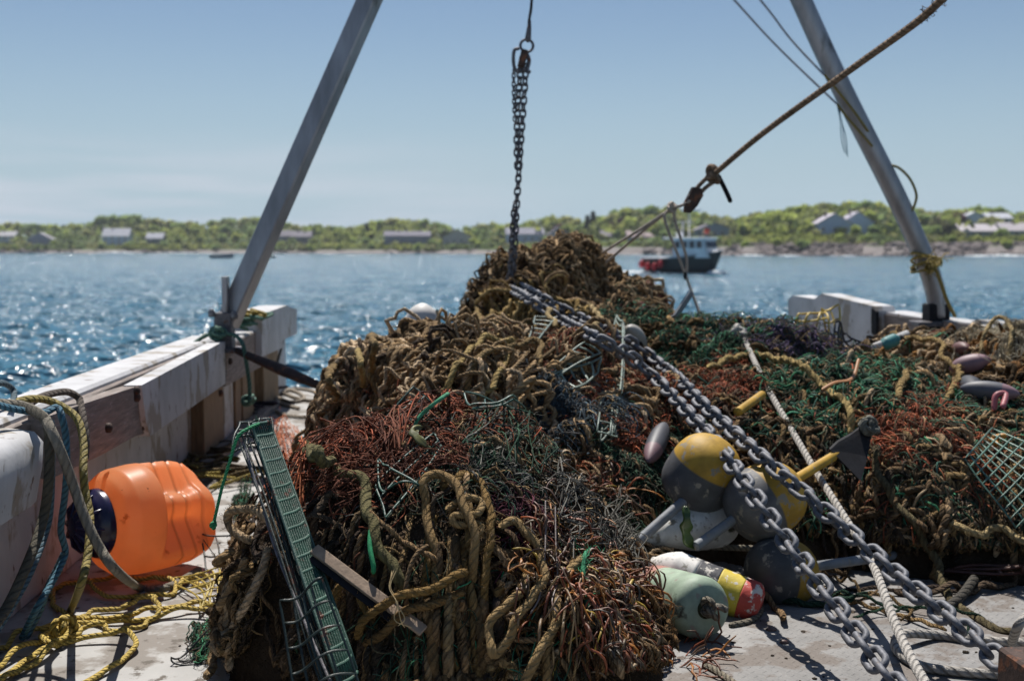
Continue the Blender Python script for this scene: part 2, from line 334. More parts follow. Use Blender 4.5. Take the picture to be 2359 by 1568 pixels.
for k in range(1300):
    p = rng.uniform(1690, 2480) if k < 960 else rng.uniform(-200, 1700)
    if k >= 960 and 640 < p < 1080 and rng.random() < .9: continue
    t = rng.uniform(-1, 12) if k < 960 else rng.uniform(0, 7); s = rng.uniform(.5, 1.9) * (1 if k < 960 else .8)
    v = rng.uniform(.5, 1.25); blob(g, shp(p, t, rng.uniform(-.2, .5)), (s * 1.3, s, s * .7), np.array([1.0, .95, .95]) * v)
M_ROCKV = mk('shore_boulders', base='Col', rough=.95, nscale=.7, var=.4, bump=.5, bscale=1.2, bdist=.3)
for i in range(len(g.c)): g.c[i] = g.c[i] * np.array([.19, .168, .16])
tag(g.build('shore_rocks', M_ROCKV, smooth=False), None, None, kind='stuff')
g = Geo()
for (a0, a1, hgt) in ((-300, -40, .5), (60, 210, .35), (215, 330, 1.0), (340, 500, .6), (1150, 1330, .45), (1400, 1560, .3), (1700, 1760, .6), (1790, 1850, .5), (1900, 1990, .4), (2200, 2420, .7), (2440, 2800, .6)):
    for p in np.arange(a0, a1, 2.2):
        e = math.sin((p - a0) / (a1 - a0) * math.pi); s = rng.uniform(.5, 1.1)
        blob(g, shp(p, rng.uniform(-5.5, -1), .15), (1.6, 1.2, hgt * (.4 + .8 * e) * s), (.6, .6, .6), n=7)
tag(g.build('surf', M_FOAM), None, None, kind='stuff')
# trees: prototypes, then copies
def crown_geo(kind, seed):
    rs = np.random.default_rng(seed); g = Geo(); nb = rs.integers(9, 13); cs = []
    for b in range(nb):
        a = rs.uniform(0, 6.28); rr = rs.uniform(0, 2.6) if kind != 'spruce' else 0; zz = rs.uniform(2.4, 7.4) if kind != 'spruce' else 1.5 + b * 1.1
        cs.append((rr * math.cos(a), rr * math.sin(a), zz, rs.uniform(1.5, 2.5) if kind != 'spruce' else max(.4, 2.2 - b * .24)))
    n = 900; V = []; cc = []; Q = []
    for i in range(n):
        c = cs[i % nb]; dv = nrm(rs.normal(0, 1, 3)); p = np.array(c[:3]) + dv * c[3] * rs.uniform(.55, 1.08); p[2] = max(p[2], .8)
        s = rs.uniform(.35, .8); u = nrm(rs.normal(0, 1, 3)); v = nrm(np.cross(u, rs.normal(0, 1, 3))); k = len(V)
        V += [p - u * s - v * s * .7, p + u * s - v * s * .7, p + u * s + v * s * .7, p - u * s + v * s * .7]; Q.append((k, k + 1, k + 2, k + 3))
        cc += [np.ones(3) * rs.uniform(.65, 1.35)] * 4
    g.add(V, Q, col=np.array(cc)); return g
PAL = {'spring_tree': [(.42, .48, .13), (.47, .51, .15), (.35, .43, .12), (.42, .43, .18)], 'dark_tree': [(.28, .37, .14), (.31, .40, .14)], 'spruce': [(.04, .07, .045)], 'purple_tree': [(.08, .035, .05)], 'pale_tree': [(.16, .17, .085)]}
protos = {}
def tree_proto(kind, ci, seed):
    e = empty(kind, (0, 0, 0), 'x', 'tree'); g = crown_geo(kind, seed)
    for i in range(len(g.c)): g.c[i] = g.c[i] * np.array(PAL[kind][ci])
    g.build('crown', M_LEAF, e, smooth=False)
    g = Geo(); tubes(g, np.stack([np.array([0, 0, -1.0]), np.array([.1, 0, 2]), np.array([0, .2, 5])])[None], np.array([[.28, .2, .08]]), (.1, .08, .06), K=6)
    for q in range(3): a_ = q * 2.1; tubes(g, np.array([[0, 0, 2.2], [math.cos(a_), math.sin(a_), 3.8], [1.8 * math.cos(a_), 1.8 * math.sin(a_), 5.2]])[None], np.array([[.12, .08, .03]]), (.1, .08, .06), K=5)
    g.build('trunk', M_BARK, e); return e
def copy_tree(e):
    c = e.copy(); C.objects.link(c)
    for ch in e.children:
        k = ch.copy(); C.objects.link(k); k.parent = c
    return c
used = set(); tree_n = 0
zone = lambda px: 'beyond the low left beach' if px < 620 else 'behind the sandy beach' if px < 1100 else 'behind the wave washed ledge' if px < 1600 else 'on the rocky right shore'
TL = {'spring_tree': 'yellow green spring leaved tree on the far shore ', 'dark_tree': 'dark green leafy tree on the far shore ', 'spruce': 'slim dark spruce on the far shore ', 'purple_tree': 'dark purple leaved tree on the far shore ', 'pale_tree': 'pale olive rounded tree on the far shore '}
HOUSES = [  # px0, px1, eave py, ridge py, base py, t, wall, roof, label, category
    (-8, 34, 545, 535, 552, 40, 'a3abb8', 'b0aeb4', 'small pale house at the left end of the far shore'),
    (64, 118, 552, 538, 563, 26, '6f7484', '8d8a94', 'slate grey cottage low among bushes on the left shore'),
    (238, 296, 545, 528, 564, 24, '9ba6b4', 'c8c6cc', 'white roofed house standing tallest on the left shore'),
    (338, 374, 550, 538, 562, 24, '4f5a5e', 'a9aab4', 'low dark cottage with light roof near left beach'),
    (610, 668, 545, 532, 560, 40, '65656f', '7a7480', 'long grey brown house right of the leaning aluminium post'),
    (672, 716, 546, 534, 560, 44, '6b6872', '7c7682', 'grey brown wing house next to long grey brown house'),
    (886, 990, 544, 534, 562, 26, '5c6678', '6f6c7c', 'wide blue grey house with dormers above the beach'),
    (1020, 1088, 548, 530, 563, 30, '9a948e', 'b6aba4', 'tan stone coloured cottage above the rocky ledge'),
    (1166, 1252, 540, 526, 561, 34, '8e9aac', '8d8c9a', 'pale blue grey house behind the hanging chain'),
    (1262, 1308, 542, 524, 560, 44, '7d8090', '7f7682', 'dim grey house behind the top of the rope heap'),
    (1385, 1420, 545, 532, 560, 50, '6c7484', '77717f', 'small grey house between dark spruces on the far shore'),
    (1445, 1525, 546, 532, 558, 40, '7b7d8c', 'a28f92', 'pinkish roofed long house behind the pale ropes'),
    (1600, 1690, 530, 512, 546, 70, '6f7f96', '948f9e', 'blue grey gabled house uphill behind the lobster boat'),
    (1880, 1962, 515, 492, 542, 40, '8896ad', 'b3adb8', 'big blue grey house with steep pale gable on right shore'),
    (1938, 2012, 512, 488, 542, 46, '93a1b6', 'a9a5b2', 'taller pale blue house joined behind the steep gabled house'),
    (2120, 2168, 508, 498, 522, 90, '9ea8b8', 'b2b4c0', 'small white roofed house high on the right hill'),
    (2215, 2270, 500, 488, 512, 80, 'a6b0bf', 'c0c4cc', 'white gabled house beside the purple tree on right hill'),
    (2272, 2330, 502, 490, 512, 80, '8d97a8', 'b9bcc6', 'light roofed house at the far right of the hill'),
    (2210, 2300, 532, 516, 548, 36, '6b7580', 'c4bdc2', 'long low bungalow with pinkish white roof on right shore'),
    (2304, 2420, 531, 513, 546, 40, '707a84', 'b9b2b8', 'long low house with pale roof at the right picture edge'),
]
def hidden_house(px, py):
    return any(h[0] - 8 < px < h[1] + 8 and h[3] + 2 < py < h[4] + 2 for h in HOUSES)
cands = []
for row, (t, n, hs) in enumerate(((13, 40, .42), (34, 56, .66), (62, 66, .9), (100, 108, 1.0))):
    for i in range(n):
        px = -160 + (2520 + 160) * (i + rng.uniform(-.3, .3)) / n; cands.append((px, t + rng.uniform(-7, 7), hs * rng.uniform(.8, 1.12), row))
TREE_JOBS = []
for px, t, sc, row in cands:
    D = shoreD(px) + t; gz = landz(px, t); h0 = 9.2
    if row == 3: sc = float(np.clip((topz(px, D) - gz) / h0, .55, 1.6)) * rng.uniform(.86, 1.03)
    toppy = HZ - (gz + h0 * sc - CAMZ) * FP / D; midpy = HZ - (gz + .5 * h0 * sc - CAMZ) * FP / D
    if 0 < row < 3 and (hidden_house(px, midpy) or hidden_house(px - 10, midpy) or hidden_house(px + 10, midpy)): continue
    if row < 3 and toppy < skyl(px) + 6: sc *= .7
    kind = 'spring_tree'; q = rng.random()
    if q < .24: kind = 'dark_tree'
    if 1170 < px < 1240 and row == 2: kind = 'dark_tree'
    TREE_JOBS.append((px, t, sc, kind))
TREE_JOBS += [(300, 90, 1.25, 'dark_tree'), (275, 96, 1.15, 'dark_tree'), (845, 52, .9, 'spruce'), (1352, 60, 1.0, 'spruce'), (1365, 66, 1.1, 'spruce'), (1432, 60, 1.0, 'purple_tree'), (1290, 70, .9, 'purple_tree'), (2190, 78, .95, 'purple_tree'), (2205, 86, .9, 'purple_tree'), (2085, 60, 1.0, 'spruce'), (2070, 70, 1.0, 'dark_tree'), (2125, 66, .95, 'dark_tree'), (2250, 100, 1.0, 'dark_tree'), (2270, 104, 1.0, 'dark_tree'), (2340, 100, .9, 'dark_tree'), (2150, 40, .75, 'pale_tree'), (2175, 38, .7, 'pale_tree'), (1060, 70, .9, 'pale_tree'), (1702, 44, .7, 'pale_tree'), (1740, 40, .7, 'spring_tree'), (1100, 64, .8, 'dark_tree')]
for h in HOUSES:
    TREE_JOBS += [(h[0] - 4, h[5] - 6, .42, 'spring_tree'), (h[1] + 5, h[5] - 5, .5, 'dark_tree' if h[0] % 4 else 'spring_tree'), ((h[0] * .6 + h[1] * .4), h[5] - 9, .26, 'spring_tree'), (h[0] * .2 + h[1] * .8, h[5] + 14, .85, 'spring_tree')]
for px, t, sc, kind in TREE_JOBS:
    ci = rng.integers(len(PAL[kind])); key = (kind, int(ci), int(rng.integers(2)))
    if key not in protos: protos[key] = e = tree_proto(kind, int(ci), 50 + len(protos))
    else: e = copy_tree(protos[key])
    e.location = shp(px, t, -.3); e.rotation_euler = (0, 0, rng.uniform(0, 6.28)); e.scale = (sc * rng.uniform(1.1, 1.45), sc * 1.2, sc)
    z_ = zone(px); e['label'] = TL[kind] + z_; e['group'] = kind.replace('_', ' ') + 's ' + z_
# dense growth that reads as one mass between and behind the single trees
g = Geo(); V = []; Q = []; cc = []
for k in range(26000):
    px = rng.uniform(-700, 3000); t = rng.choice([rng.uniform(10, 30), rng.uniform(30, 130)]); D = shoreD(px) + t; gz = landz(px, t)
    hmax = (1.6 if t < 30 else 7.5); z = gz + hmax * rng.random() ** 1.0
    py = HZ - (z - CAMZ) * FP / D
    if hidden_house(px, py) or py < skyl(px) + 5: continue
    p = np.array([*(dirpx(px) * D), z]); s = rng.uniform(.6, 1.5); u = nrm(rng.normal(0, 1, 3)); v = nrm(np.cross(u, rng.normal(0, 1, 3))); n0 = len(V)
    V += [p - u * s - v * s * .7, p + u * s - v * s * .7, p + u * s + v * s * .7, p - u * s + v * s * .7]; Q.append((n0, n0 + 1, n0 + 2, n0 + 3))
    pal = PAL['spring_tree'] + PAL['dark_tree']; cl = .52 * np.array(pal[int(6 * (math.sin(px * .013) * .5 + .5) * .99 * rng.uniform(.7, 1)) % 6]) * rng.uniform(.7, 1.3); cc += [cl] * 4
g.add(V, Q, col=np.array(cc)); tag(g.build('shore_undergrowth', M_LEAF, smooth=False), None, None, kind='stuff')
def house(px0, px1, pe, pr, pb, t, wc, rc, label):
    pm = (px0 + px1) / 2; D = shoreD(pm) + t; k = D / FP; W = (px1 - px0) * k; base = CAMZ + (HZ - pb) * k - 1.0; he = (pb - pe) * k + 1.0; hr = (pb - pr) * k + 1.0
    p = np.array([*(dirpx(pm) * D), base]); e = empty('house', p, label, 'house', 'houses along the far shore')
    dp = 8.0; x0, x1 = -W / 2, W / 2; wcol, rcol = lin(wc) * 1.4, lin(rc) * .95; oo = p
    g = Geo(); box(g, oo + (x0, 0, -3), oo + (x1, dp, he), wcol)
    gable_front = 'gable' in label or (px0 in (64, 1020, 1262, 2120))
    if gable_front:
        slab(g, [oo + (x0, .0, he), oo + (x1, .0, he), oo + (0, .0, hr - .1)], (0, dp, 0), wcol)
    else:
        for x in (x0, x1 - .3): slab(g, [oo + (x, 0, he), oo + (x, dp, he), oo + (x, dp / 2, hr - .1)], (.3, 0, 0), wcol)
    g.build('wall', M_HOUSE, e, smooth=False)
    g = Geo()
    if gable_front:
        slab(g, [oo + (x0 - .4, -.4, he - .2), oo + (0, -.4, hr), oo + (0, dp, hr), oo + (x0 - .4, dp, he - .2)], (0, 0, .3), rcol)
        slab(g, [oo + (x1 + .4, -.4, he - .2), oo + (0, -.4, hr), oo + (0, dp, hr), oo + (x1 + .4, dp, he - .2)], (0, 0, .3), rcol)
    else:
        slab(g, [oo + (x0 - .4, -.5, he - .2), oo + (x1 + .4, -.5, he - .2), oo + (x1 + .4, dp / 2, hr), oo + (x0 - .4, dp / 2, hr)], (0, 0, .3), rcol)
        slab(g, [oo + (x0 - .4, dp + .5, he - .2), oo + (x1 + .4, dp + .5, he - .2), oo + (x1 + .4, dp / 2, hr), oo + (x0 - .4, dp / 2, hr)], (0, 0, .3), rcol)
    ro = g.build('roof', M_HOUSE, e, smooth=False)
    g = Geo(); xc = x0 + W * .3; box(g, oo + (xc, dp * .45, hr - .6), oo + (xc + .8, dp * .45 + .8, hr + 1.0), lin('7a6a62')); ch = g.build('chimney', M_HOUSE, e, smooth=False); ch.parent = ro
    nf = 2 if he > 5.5 else 1; nw = max(2, int(W / 3.2)); hh = he - 1.0
    for f in range(nf):
        for i in range(nw):
            xx = x0 + W * (i + .5) / nw; zz = 1.0 + hh * (f + .52) / nf; g = Geo()
            box(g, oo + (xx - .62, -.08, zz - .85), oo + (xx + .62, .02, zz + .85), (.72, .72, .74)); wn = g.build('window', M_HOUSE, e, smooth=False)
            g = Geo(); box(g, oo + (xx - .48, -.11, zz - .7), oo + (xx + .48, -.085, zz + .7)); pn = g.build('pane', M_PANE, e, smooth=False); pn.parent = wn
for h in HOUSES: house(*h)
# ------------------------------------------------------------------ other boats
def loft(g, st, col):
    """stations: rows of points"""
    V = np.array(st, float); a, b = V.shape[:2]; idx = np.arange(a * b).reshape(a, b); Q = np.stack([idx[:-1, :-1], idx[1:, :-1], idx[1:, 1:], idx[:-1, 1:]], -1).reshape(-1, 4)
    g.add(V.reshape(-1, 3), Q, col=col)
def boat(px, pyw, Lb, yaw, label, name, cab=True, hullc=(.018, .026, .03)):
    Yw = (CAMZ - WATER) * FP / (pyw - HZ); p = np.array([*(dirpx(px) * Yw), WATER]); e = empty(name, p, label, 'boat'); e.rotation_euler = (0, 0, yaw); o = p
    B = Lb * .17; s = Lb / 8.0 * (1.3 if cab else 1)
    ks = np.linspace(-1, 1, 15); half = []; sheer = []; keel = []
    for k in ks:
        half.append(B * (1 - max(0, (k + .1) / 1.1) ** 2.4) * (1 - .1 * max(0, -k))); sheer.append((1.10 + .58 * max(0, (k + .5) / 1.5) ** 1.7) * s)
    g = Geo(); st = []
    for k, hb, sh in zip(ks, half, sheer):
        x = k * Lb / 2; rk = max(0, (k - .55) / .45) ** 2
        st.append([o + (x, -hb, sh), o + (x - rk * .5 * s, -hb * .82, sh * .35), o + (x - rk * 1.0 * s, -hb * .66, -.25 * s), o + (x - rk * 1.0 * s, hb * .66, -.25 * s), o + (x - rk * .5 * s, hb * .82, sh * .35), o + (x, hb, sh)])
    loft(g, st, hullc); k0 = st[0]; g.add(np.array(k0), [(0, 1, 4, 5), (1, 2, 3, 4)], col=hullc)
    g.build('hull', M_HULL, e)
    g = Geo()
    for sgn in (-1, 1): tubes(g, np.array([o + (k * Lb / 2, sgn * hb, sh + .03) for k, hb, sh in zip(ks, half, sheer)]), .07 * s, (.6, .6, .62), K=6)
    g.build('rail', M_HULL, e)
    g = Geo(); loft(g, [[o + (k * Lb / 2, -hb * .96, (sh - .25 * s if k < .0 else sh + .06 * s)), o + (k * Lb / 2, hb * .96, (sh - .25 * s if k < .0 else sh + .06 * s))] for k, hb, sh in zip(ks, half, sheer)], (.5, .5, .52)); g.build('deck', M_HULL, e)
    if not cab: return e, o, s, half, sheer
    W_ = B * .8; x0, x1, z0, z1 = -.08 * Lb, .32 * Lb, 1.15 * s, 2.46 * s; wc = (.78, .79, .82)
    g = Geo(); slab(g, [o + (x0, -W_, z0), o + (x1 + .32 * s, -W_, z0), o + (x1, -W_, z1), o + (x0, -W_, z1)], (0, .05, 0), wc); slab(g, [o + (x0, W_, z0), o + (x1 + .32 * s, W_, z0), o + (x1, W_, z1), o + (x0, W_, z1)], (0, -.05, 0), wc)
    slab(g, [o + (x1 + .32 * s, -W_, z0), o + (x1 + .32 * s, W_, z0), o + (x1, W_, z1), o + (x1, -W_, z1)], (-.05, 0, 0), wc)
    loft(g, [[o + (x1 + .3 * s, -W_ * .9, 1.5 * s), o + (x1 + .3 * s, 0, 1.62 * s), o + (x1 + .3 * s, W_ * .9, 1.5 * s)], [o + (Lb * .46, -W_ * .35, 1.6 * s), o + (Lb * .46, 0, 1.68 * s), o + (Lb * .46, W_ * .35, 1.6 * s)]], wc)
    cb = g.build('cabin', M_HULL, e, smooth=False)
    g = Geo(); box(g, o + (x0 - .85 * s, -W_ - .1, z1 + .004), o + (x1 + .15 * s, W_ + .1, z1 + .12 * s), wc, bev=.04); rf = g.build('cabin_roof', M_HULL, e, smooth=False)
    for i in range(4):
        for sg in (-1, 1):
            xa = x0 + .14 * s + i * .6 * s; g = Geo(); box(g, o + (xa, sg * W_ - .03, z1 - .62 * s), o + (xa + .42 * s, sg * W_ + .03, z1 - .14 * s)); wn = g.build('window', M_PANE, e, smooth=False); wn.parent = cb
    for i in range(3):
        ya = -W_ * .8 + i * W_ * .55; xf = x1 + .17 * s; g = Geo(); slab(g, [o + (xf + .1 * s, ya, z1 - .58 * s), o + (xf + .1 * s, ya + W_ * .46, z1 - .58 * s), o + (xf - .06 * s, ya + W_ * .46, z1 - .16 * s), o + (xf - .06 * s, ya, z1 - .16 * s)], (.03, 0, .01)); wn = g.build('window', M_PANE, e, smooth=False); wn.parent = cb
    g = Geo(); box(g, o + (x0 - .03, -W_ * .95, z0), o + (x0 + .02, -.1, z1 - .02), (.05, .05, .055)); g.build('aft_shade_sheet', M_HULL, e, smooth=False)  # dark sheet put in for the shade inside the open wheelhouse back
    xm = .05 * Lb; mz = 4.45 * s
    g = Geo(); tubes(g, np.array([o + (xm, 0, z1), o + (xm, 0, mz)]), .075 * s, (.7, .7, .72), K=8); tubes(g, np.array([o + (xm - .55 * s, 0, z1), o + (xm - .55 * s, 0, mz - .75 * s)]), .06 * s, (.55, .57, .65), K=8)
    tubes(g, np.array([o + (xm - 1.1 * s, 0, mz - .75 * s), o + (xm + .3 * s, 0, mz - .75 * s)]), .05 * s, (.6, .6, .65), K=6); g.build('mast', M_HULL, e)
    g = Geo(); box(g, o + (xm - .7 * s, -.12, mz), o + (xm + .95 * s, .12, mz + .16 * s), (.75, .75, .76), bev=.03); g.build('radar', M_HULL, e, smooth=False)
    g = Geo(); lathe(g, [(.02, 0, (.75,) * 3), (.24 * s, .05, (.75,) * 3), (.28 * s, .2 * s, (.75,) * 3), (.2 * s, .36 * s, (.75,) * 3), (.02, .42 * s, (.75,) * 3)], M=frame(o + (x0 - .1 * s, .2, z1 + .12 * s), (0, 0, 1))); g.build('radar_dome', M_HULL, e)
    g = Geo()
    for xx in (-1.9 * s, 2.2 * s): tubes(g, np.array([o + (xm, 0, mz - .8 * s), o + (xm + xx, 0, z1 + .1)]), .014 * s, (.5, .5, .5), K=4)
    tubes(g, np.array([o + (xm - .25 * s, 0, mz), o + (xm - .27 * s, 0, mz + 2.0 * s)]), .012, (.5, .5, .5), K=4); g.build('stay_wire', M_HULL, e)
    return e, o, s, half, sheer
M_HULL = mk('boat_gelcoat', rough=.45, nscale=1.0, var=.12, bump=0)
LB, o, s, half, sheer = boat(1578, 631, 7.3, R(-44), 'dark hulled lobster boat with white cabin and radar mast under way', 'lobster_boat')
Mb = np.array(Matrix.Rotation(R(-44), 3, 'Z'))
def loc(x, y, z): return o + Mb @ np.array([x, y, z])
for i, (x, dz) in enumerate(((-3.5, .72), (-2.85, .52), (-2.15, .48), (-1.55, .70))):
    lab = ['red round buoy hung nearest the stern of the lobster boat', 'red buoy hung second from the lobster boat stern', 'red buoy hung third from the lobster boat stern', 'red buoy hung nearest the lobster boat cabin'][i]
    hb = float(np.interp(x, np.linspace(-3.65, 3.65, 15), half)); g = Geo(); rd = (.50, .012, .02); lathe(g, [(.02, -.36, rd), (.17, -.28, rd), (.25, -.05, rd), (.22, .15, rd), (.1, .28, rd), (.04, .36, rd)], M=frame(loc(x, -hb - .27, dz + .12), (0, 0, 1))); tag(g.build('red_buoy', M_FLOATC if False else M_HULL), lab, 'buoy', 'red buoys along the lobster boat')
g = Geo(); f0 = loc(1.7, 0, 2.95); tubes(g, np.array([f0, f0 + (.1, 0, .95)]), .03, (.6, .45, .2), K=6); e = empty('flag', f0, 'small red and yellow flag above the lobster boat cabin', 'flag'); g.build('flag_pole', M_HULL, e)
g = Geo(); gr = [[f0 + (.06 + .03 * i, .03 * math.sin(i), .5 + .1 * i), f0 + (.46 + .04 * i, .05 * math.cos(i * 2), .42 + .11 * i)] for i in range(5)]; loft(g, gr, (.6, .06, .03)); c_ = g.build('flag_cloth', M_HULL, e); sm = c_.modifiers.new('thick', 'SOLIDIFY'); sm.thickness = .012
g = Geo()
for k in range(260):
    q = rng.random()
    if q < .62: c = loc(-3.7 + rng.normal(0, .9) - .3, -1.4 + rng.uniform(-.9, 1.9), .03); sz = (rng.uniform(.25, .5), rng.uniform(.25, .5), rng.uniform(.06, .20))
    elif q < .85: c = loc(3.3 + abs(rng.normal(0, .4)), -.8 + rng.uniform(-.7, .7), .06); sz = (.3, .3, rng.uniform(.08, .30))
    else: c = loc(rng.uniform(-3.6, 3), -1.3 + rng.uniform(-.15, .15), .02); sz = (.3, .15, .06)
    blob(g, c, sz, (.6, .6, .6), n=7)
tag(g.build('wake_foam', M_FOAM), None, None, kind='stuff')
boat(512, 594, 6.0, R(8), 'small grey open skiff moored left of the aluminium post', 'skiff', cab=False, hullc=(.10, .15, .19))
boat(612, 594, 4.6, R(170), 'small grey open skiff moored right of the aluminium post', 'skiff', cab=False, hullc=(.09, .14, .15))
# ------------------------------------------------------------------ our own boat: deck, plate, hull, bulwarks
XL = -1.2
def deck_mat():
    m = mk('worn_white_deck', base=(.36, .355, .345), rough=.8, nscale=3, var=.18, bump=.3, bscale=70, spots=((.20, .18, .16), .50, 4), spots2=((.10, .085, .07), .585, 16)); return m
def plate_mat():
    m = mk('diamond_plate', base=(.21, .205, .20), rough=.6, metal=.15, nscale=4, var=.3, bump=.4, bscale=60, spots=((.14, .12, .105), .50, 6), spots2=((.09, .065, .05), .62, 16)); t = m.node_tree; N = t.nodes; L = t.links.new
    tc = N.new('ShaderNodeTexCoord'); hs = []
    for rot, off in ((R(38), 0), (R(-38), .5)):
        mp = N.new('ShaderNodeMapping'); mp.inputs['Location'].default_value = (off, off, 0); mp.inputs['Scale'].default_value = (30, 30, 30)
        vo = N.new('ShaderNodeVectorMath'); vo.operation = 'FRACTION'; L(tc.outputs['Object'], mp.inputs[0]); L(mp.outputs[0], vo.inputs[0])
        sb = N.new('ShaderNodeVectorMath'); sb.operation = 'SUBTRACT'; sb.inputs[1].default_value = (.5, .5, 0); L(vo.outputs[0], sb.inputs[0])
        vr = N.new('ShaderNodeVectorRotate'); vr.rotation_type = 'Z_AXIS'; vr.inputs['Angle'].default_value = rot; L(sb.outputs[0], vr.inputs['Vector'])
        sc = N.new('ShaderNodeVectorMath'); sc.operation = 'MULTIPLY'; sc.inputs[1].default_value = (2.6, 10, 0); L(vr.outputs[0], sc.inputs[0])
        ln = N.new('ShaderNodeVectorMath'); ln.operation = 'LENGTH'; L(sc.outputs[0], ln.inputs[0]); r_ = N.new('ShaderNodeMapRange'); r_.inputs[1].default_value = 1; r_.inputs[2].default_value = .5; L(ln.outputs['Value'], r_.inputs[0]); hs.append(r_.outputs[0])
    mx = N.new('ShaderNodeMath'); mx.operation = 'MAXIMUM'; L(hs[0], mx.inputs[0]); L(hs[1], mx.inputs[1])
    bp = N.new('ShaderNodeBump'); bp.inputs['Strength'].default_value = .6; bp.inputs['Distance'].default_value = .0025; L(mx.outputs[0], bp.inputs['Height'])
    old = [n for n in N if n.type == 'BUMP' and n != bp][0]; L(old.outputs[0], bp.inputs['Normal']); L(bp.outputs[0], N['Principled BSDF'].inputs['Normal']); return m
def Xr(y): return 3.42 - .2 * (y - 6.6)          # inner face of the starboard bulwark
g = Geo(); slab(g, [(-1.46, -1.5, -.05), (Xr(-1.5) if False else 3.9, -1.5, -.05), (3.9, 5.0, -.05), (Xr(9.5) + .2, 9.5, -.05), (-1.46, 9.5, -.05)], (0, 0, .05)); o = g.build('deck', deck_mat(), smooth=False, origin=(0, 0, 0)); tag(o, None, None, kind='structure'); fixn(o)
g = Geo(); slab(g, [(.45, -1.4, .0), (3.3, -1.4, .0), (3.3, 6.8, .0), (.45, 6.8, .0)], (0, 0, .006)); o = g.build('deck_plate', plate_mat(), smooth=False, origin=(0, 0, 0)); tag(o, None, None, kind='structure'); fixn(o)
e = empty('boat_hull', (1, 4, -.5), 'white hull of the working boat under the deck', 'hull')
g = Geo(); slab(g, [(-1.45, -1.5, -.06), (-1.45, 9.5, -.06), (-1.3, 9.5, -1.6), (-1.3, -1.5, -1.6)], (.08, 0, 0)); slab(g, [(-1.45, 9.5, -.06), (Xr(9.5) + .25, 9.5, -.06), (Xr(9.5) + .1, 9.4, -1.6), (-1.3, 9.4, -1.6)], (0, -.05, 0)); slab(g, [(3.95, -1.5, -.06), (3.95, 5, -.06), (Xr(9.5) + .25, 9.5, -.06), (Xr(9.5) + .1, 9.4, -1.6), (3.8, 5, -1.6), (3.8, -1.5, -1.6)], (-.05, 0, 0)); fixn(g.build('hull_side', M_WHITE, e, smooth=False))
# port bulwark
bw = empty('bulwark', (XL, 5, 0), 'worn white and timber bulwark along the left side of the deck', 'bulwark')
def pl(px, py, X=XL): return onpl(px, py, (X, 0, 0), (1, 0, 0))
def Yp(px, X=XL): return float(pl(px, 784, X)[1])
def part(name, m, lo, hi, bev=.008, parent=None):
    g = Geo(); box(g, lo, hi, bev=bev); return g.build(name, m, parent or bw, smooth=False)
def board(name, m, pts, X, th, parent=None, nx=None):
    g = Geo(); slab(g, [pl(px, py, X) for px, py in pts], (-th, 0, 0)); return fixn(g.build(name, m, parent or bw, smooth=False))
ye = Yp(107, -1.1)
g = Geo(); prof = []
for i in range(13):
    a_ = i / 12; prof.append(a_)
sec = np.array([(-.02, -.20), (0, -.10), (.005, -.03), (-.02, 0), (-.10, .012), (-.30, .012), (-.33, -.03), (-.33, -.22)])
rows = []
for y_, sc_ in [(-1.5, 1), (0.6, 1), (2.0, 1), (2.6, 1), (ye - .10, 1), (ye - .05, .97), (ye - .018, .9), (ye, .72)]:
    c0 = np.array([-.165, -.1]); q = c0 + (sec - c0) * sc_; rows.append([(-1.1 + a_, y_, .655 + b_) for a_, b_ in q])
loft(g, rows, (.6, .6, .6)); n_ = len(sec); g.add(np.array(rows[-1]), [(0, 1, 2, 7), (2, 3, 4, 7), (4, 5, 6, 7)]); fixn(g.build('rounded_cap_rail', M_WHITE, bw))
part('lower_panel', M_WHITE, (-1.40, -1.5, 0.0), (-1.35, Yp(466, -1.35), .47))
part('outer_cap_strip', M_WHITE, (-1.46, ye - .3, .602), (-1.285, Yp(512, -1.28), .655), bev=.012)
part('outer_plank', M_WHITE, (-1.47, -1.5, -.06), (-1.405, 9.35, .60))
board('weathered_rail_plank', M_WOODG, [(118, 956), (200, 927), (326, 886), (336, 905), (345, 990), (330, 1000), (312, 1004), (290, 1016), (268, 1028), (240, 1044), (118, 1102)], -1.2, .07)
part('grey_top_plank', M_WOODG, (-1.29, ye - .2, .585), (-1.262, Yp(515), .632), bev=.004)
part('rust_end_strap', M_RUST, (-1.21, Yp(322, -1.2), .43), (-1.194, Yp(338, -1.2), .60), bev=.003)
board('white_rail_board', M_WHITE, [(326, 887), (505, 791), (519, 786), (521, 882), (346, 1004), (336, 972), (331, 930)], -1.18, .07)
board('stern_rail_plank', M_WOODG, [(519, 800), (616, 752), (616, 836), (519, 890)], -1.18, .10)
part('rail_cap_plank', M_WHITE, (-1.46, Yp(520), .606), (-1.185, Yp(612), .64), bev=.006)
board('stern_end_board', M_WHITE, [(603, 724), (660, 703), (684, 713), (684, 768), (652, 784), (652, 800), (603, 822)], -1.14, .2)
for x0_, x1_, m in ((466, 511, M_WOODB), (513, 534, M_WHITE), (540, 553, M_WOODB), (557, 584, M_WOODB), (606, 640, M_WOODB)):
    part('stanchion', m, (-1.36, Yp(x0_, -1.28), 0), (-1.28, Yp(x1_, -1.28), .5), bev=.004)
part('stern_panel', M_WHITE, (-1.38, Yp(618, -1.25), 0), (-1.29, 9.4, .5))
part('floor_beam', M_WOODG, (-1.28, Yp(470), 0), (-1.2, 8.4, .05))
g = Geo()
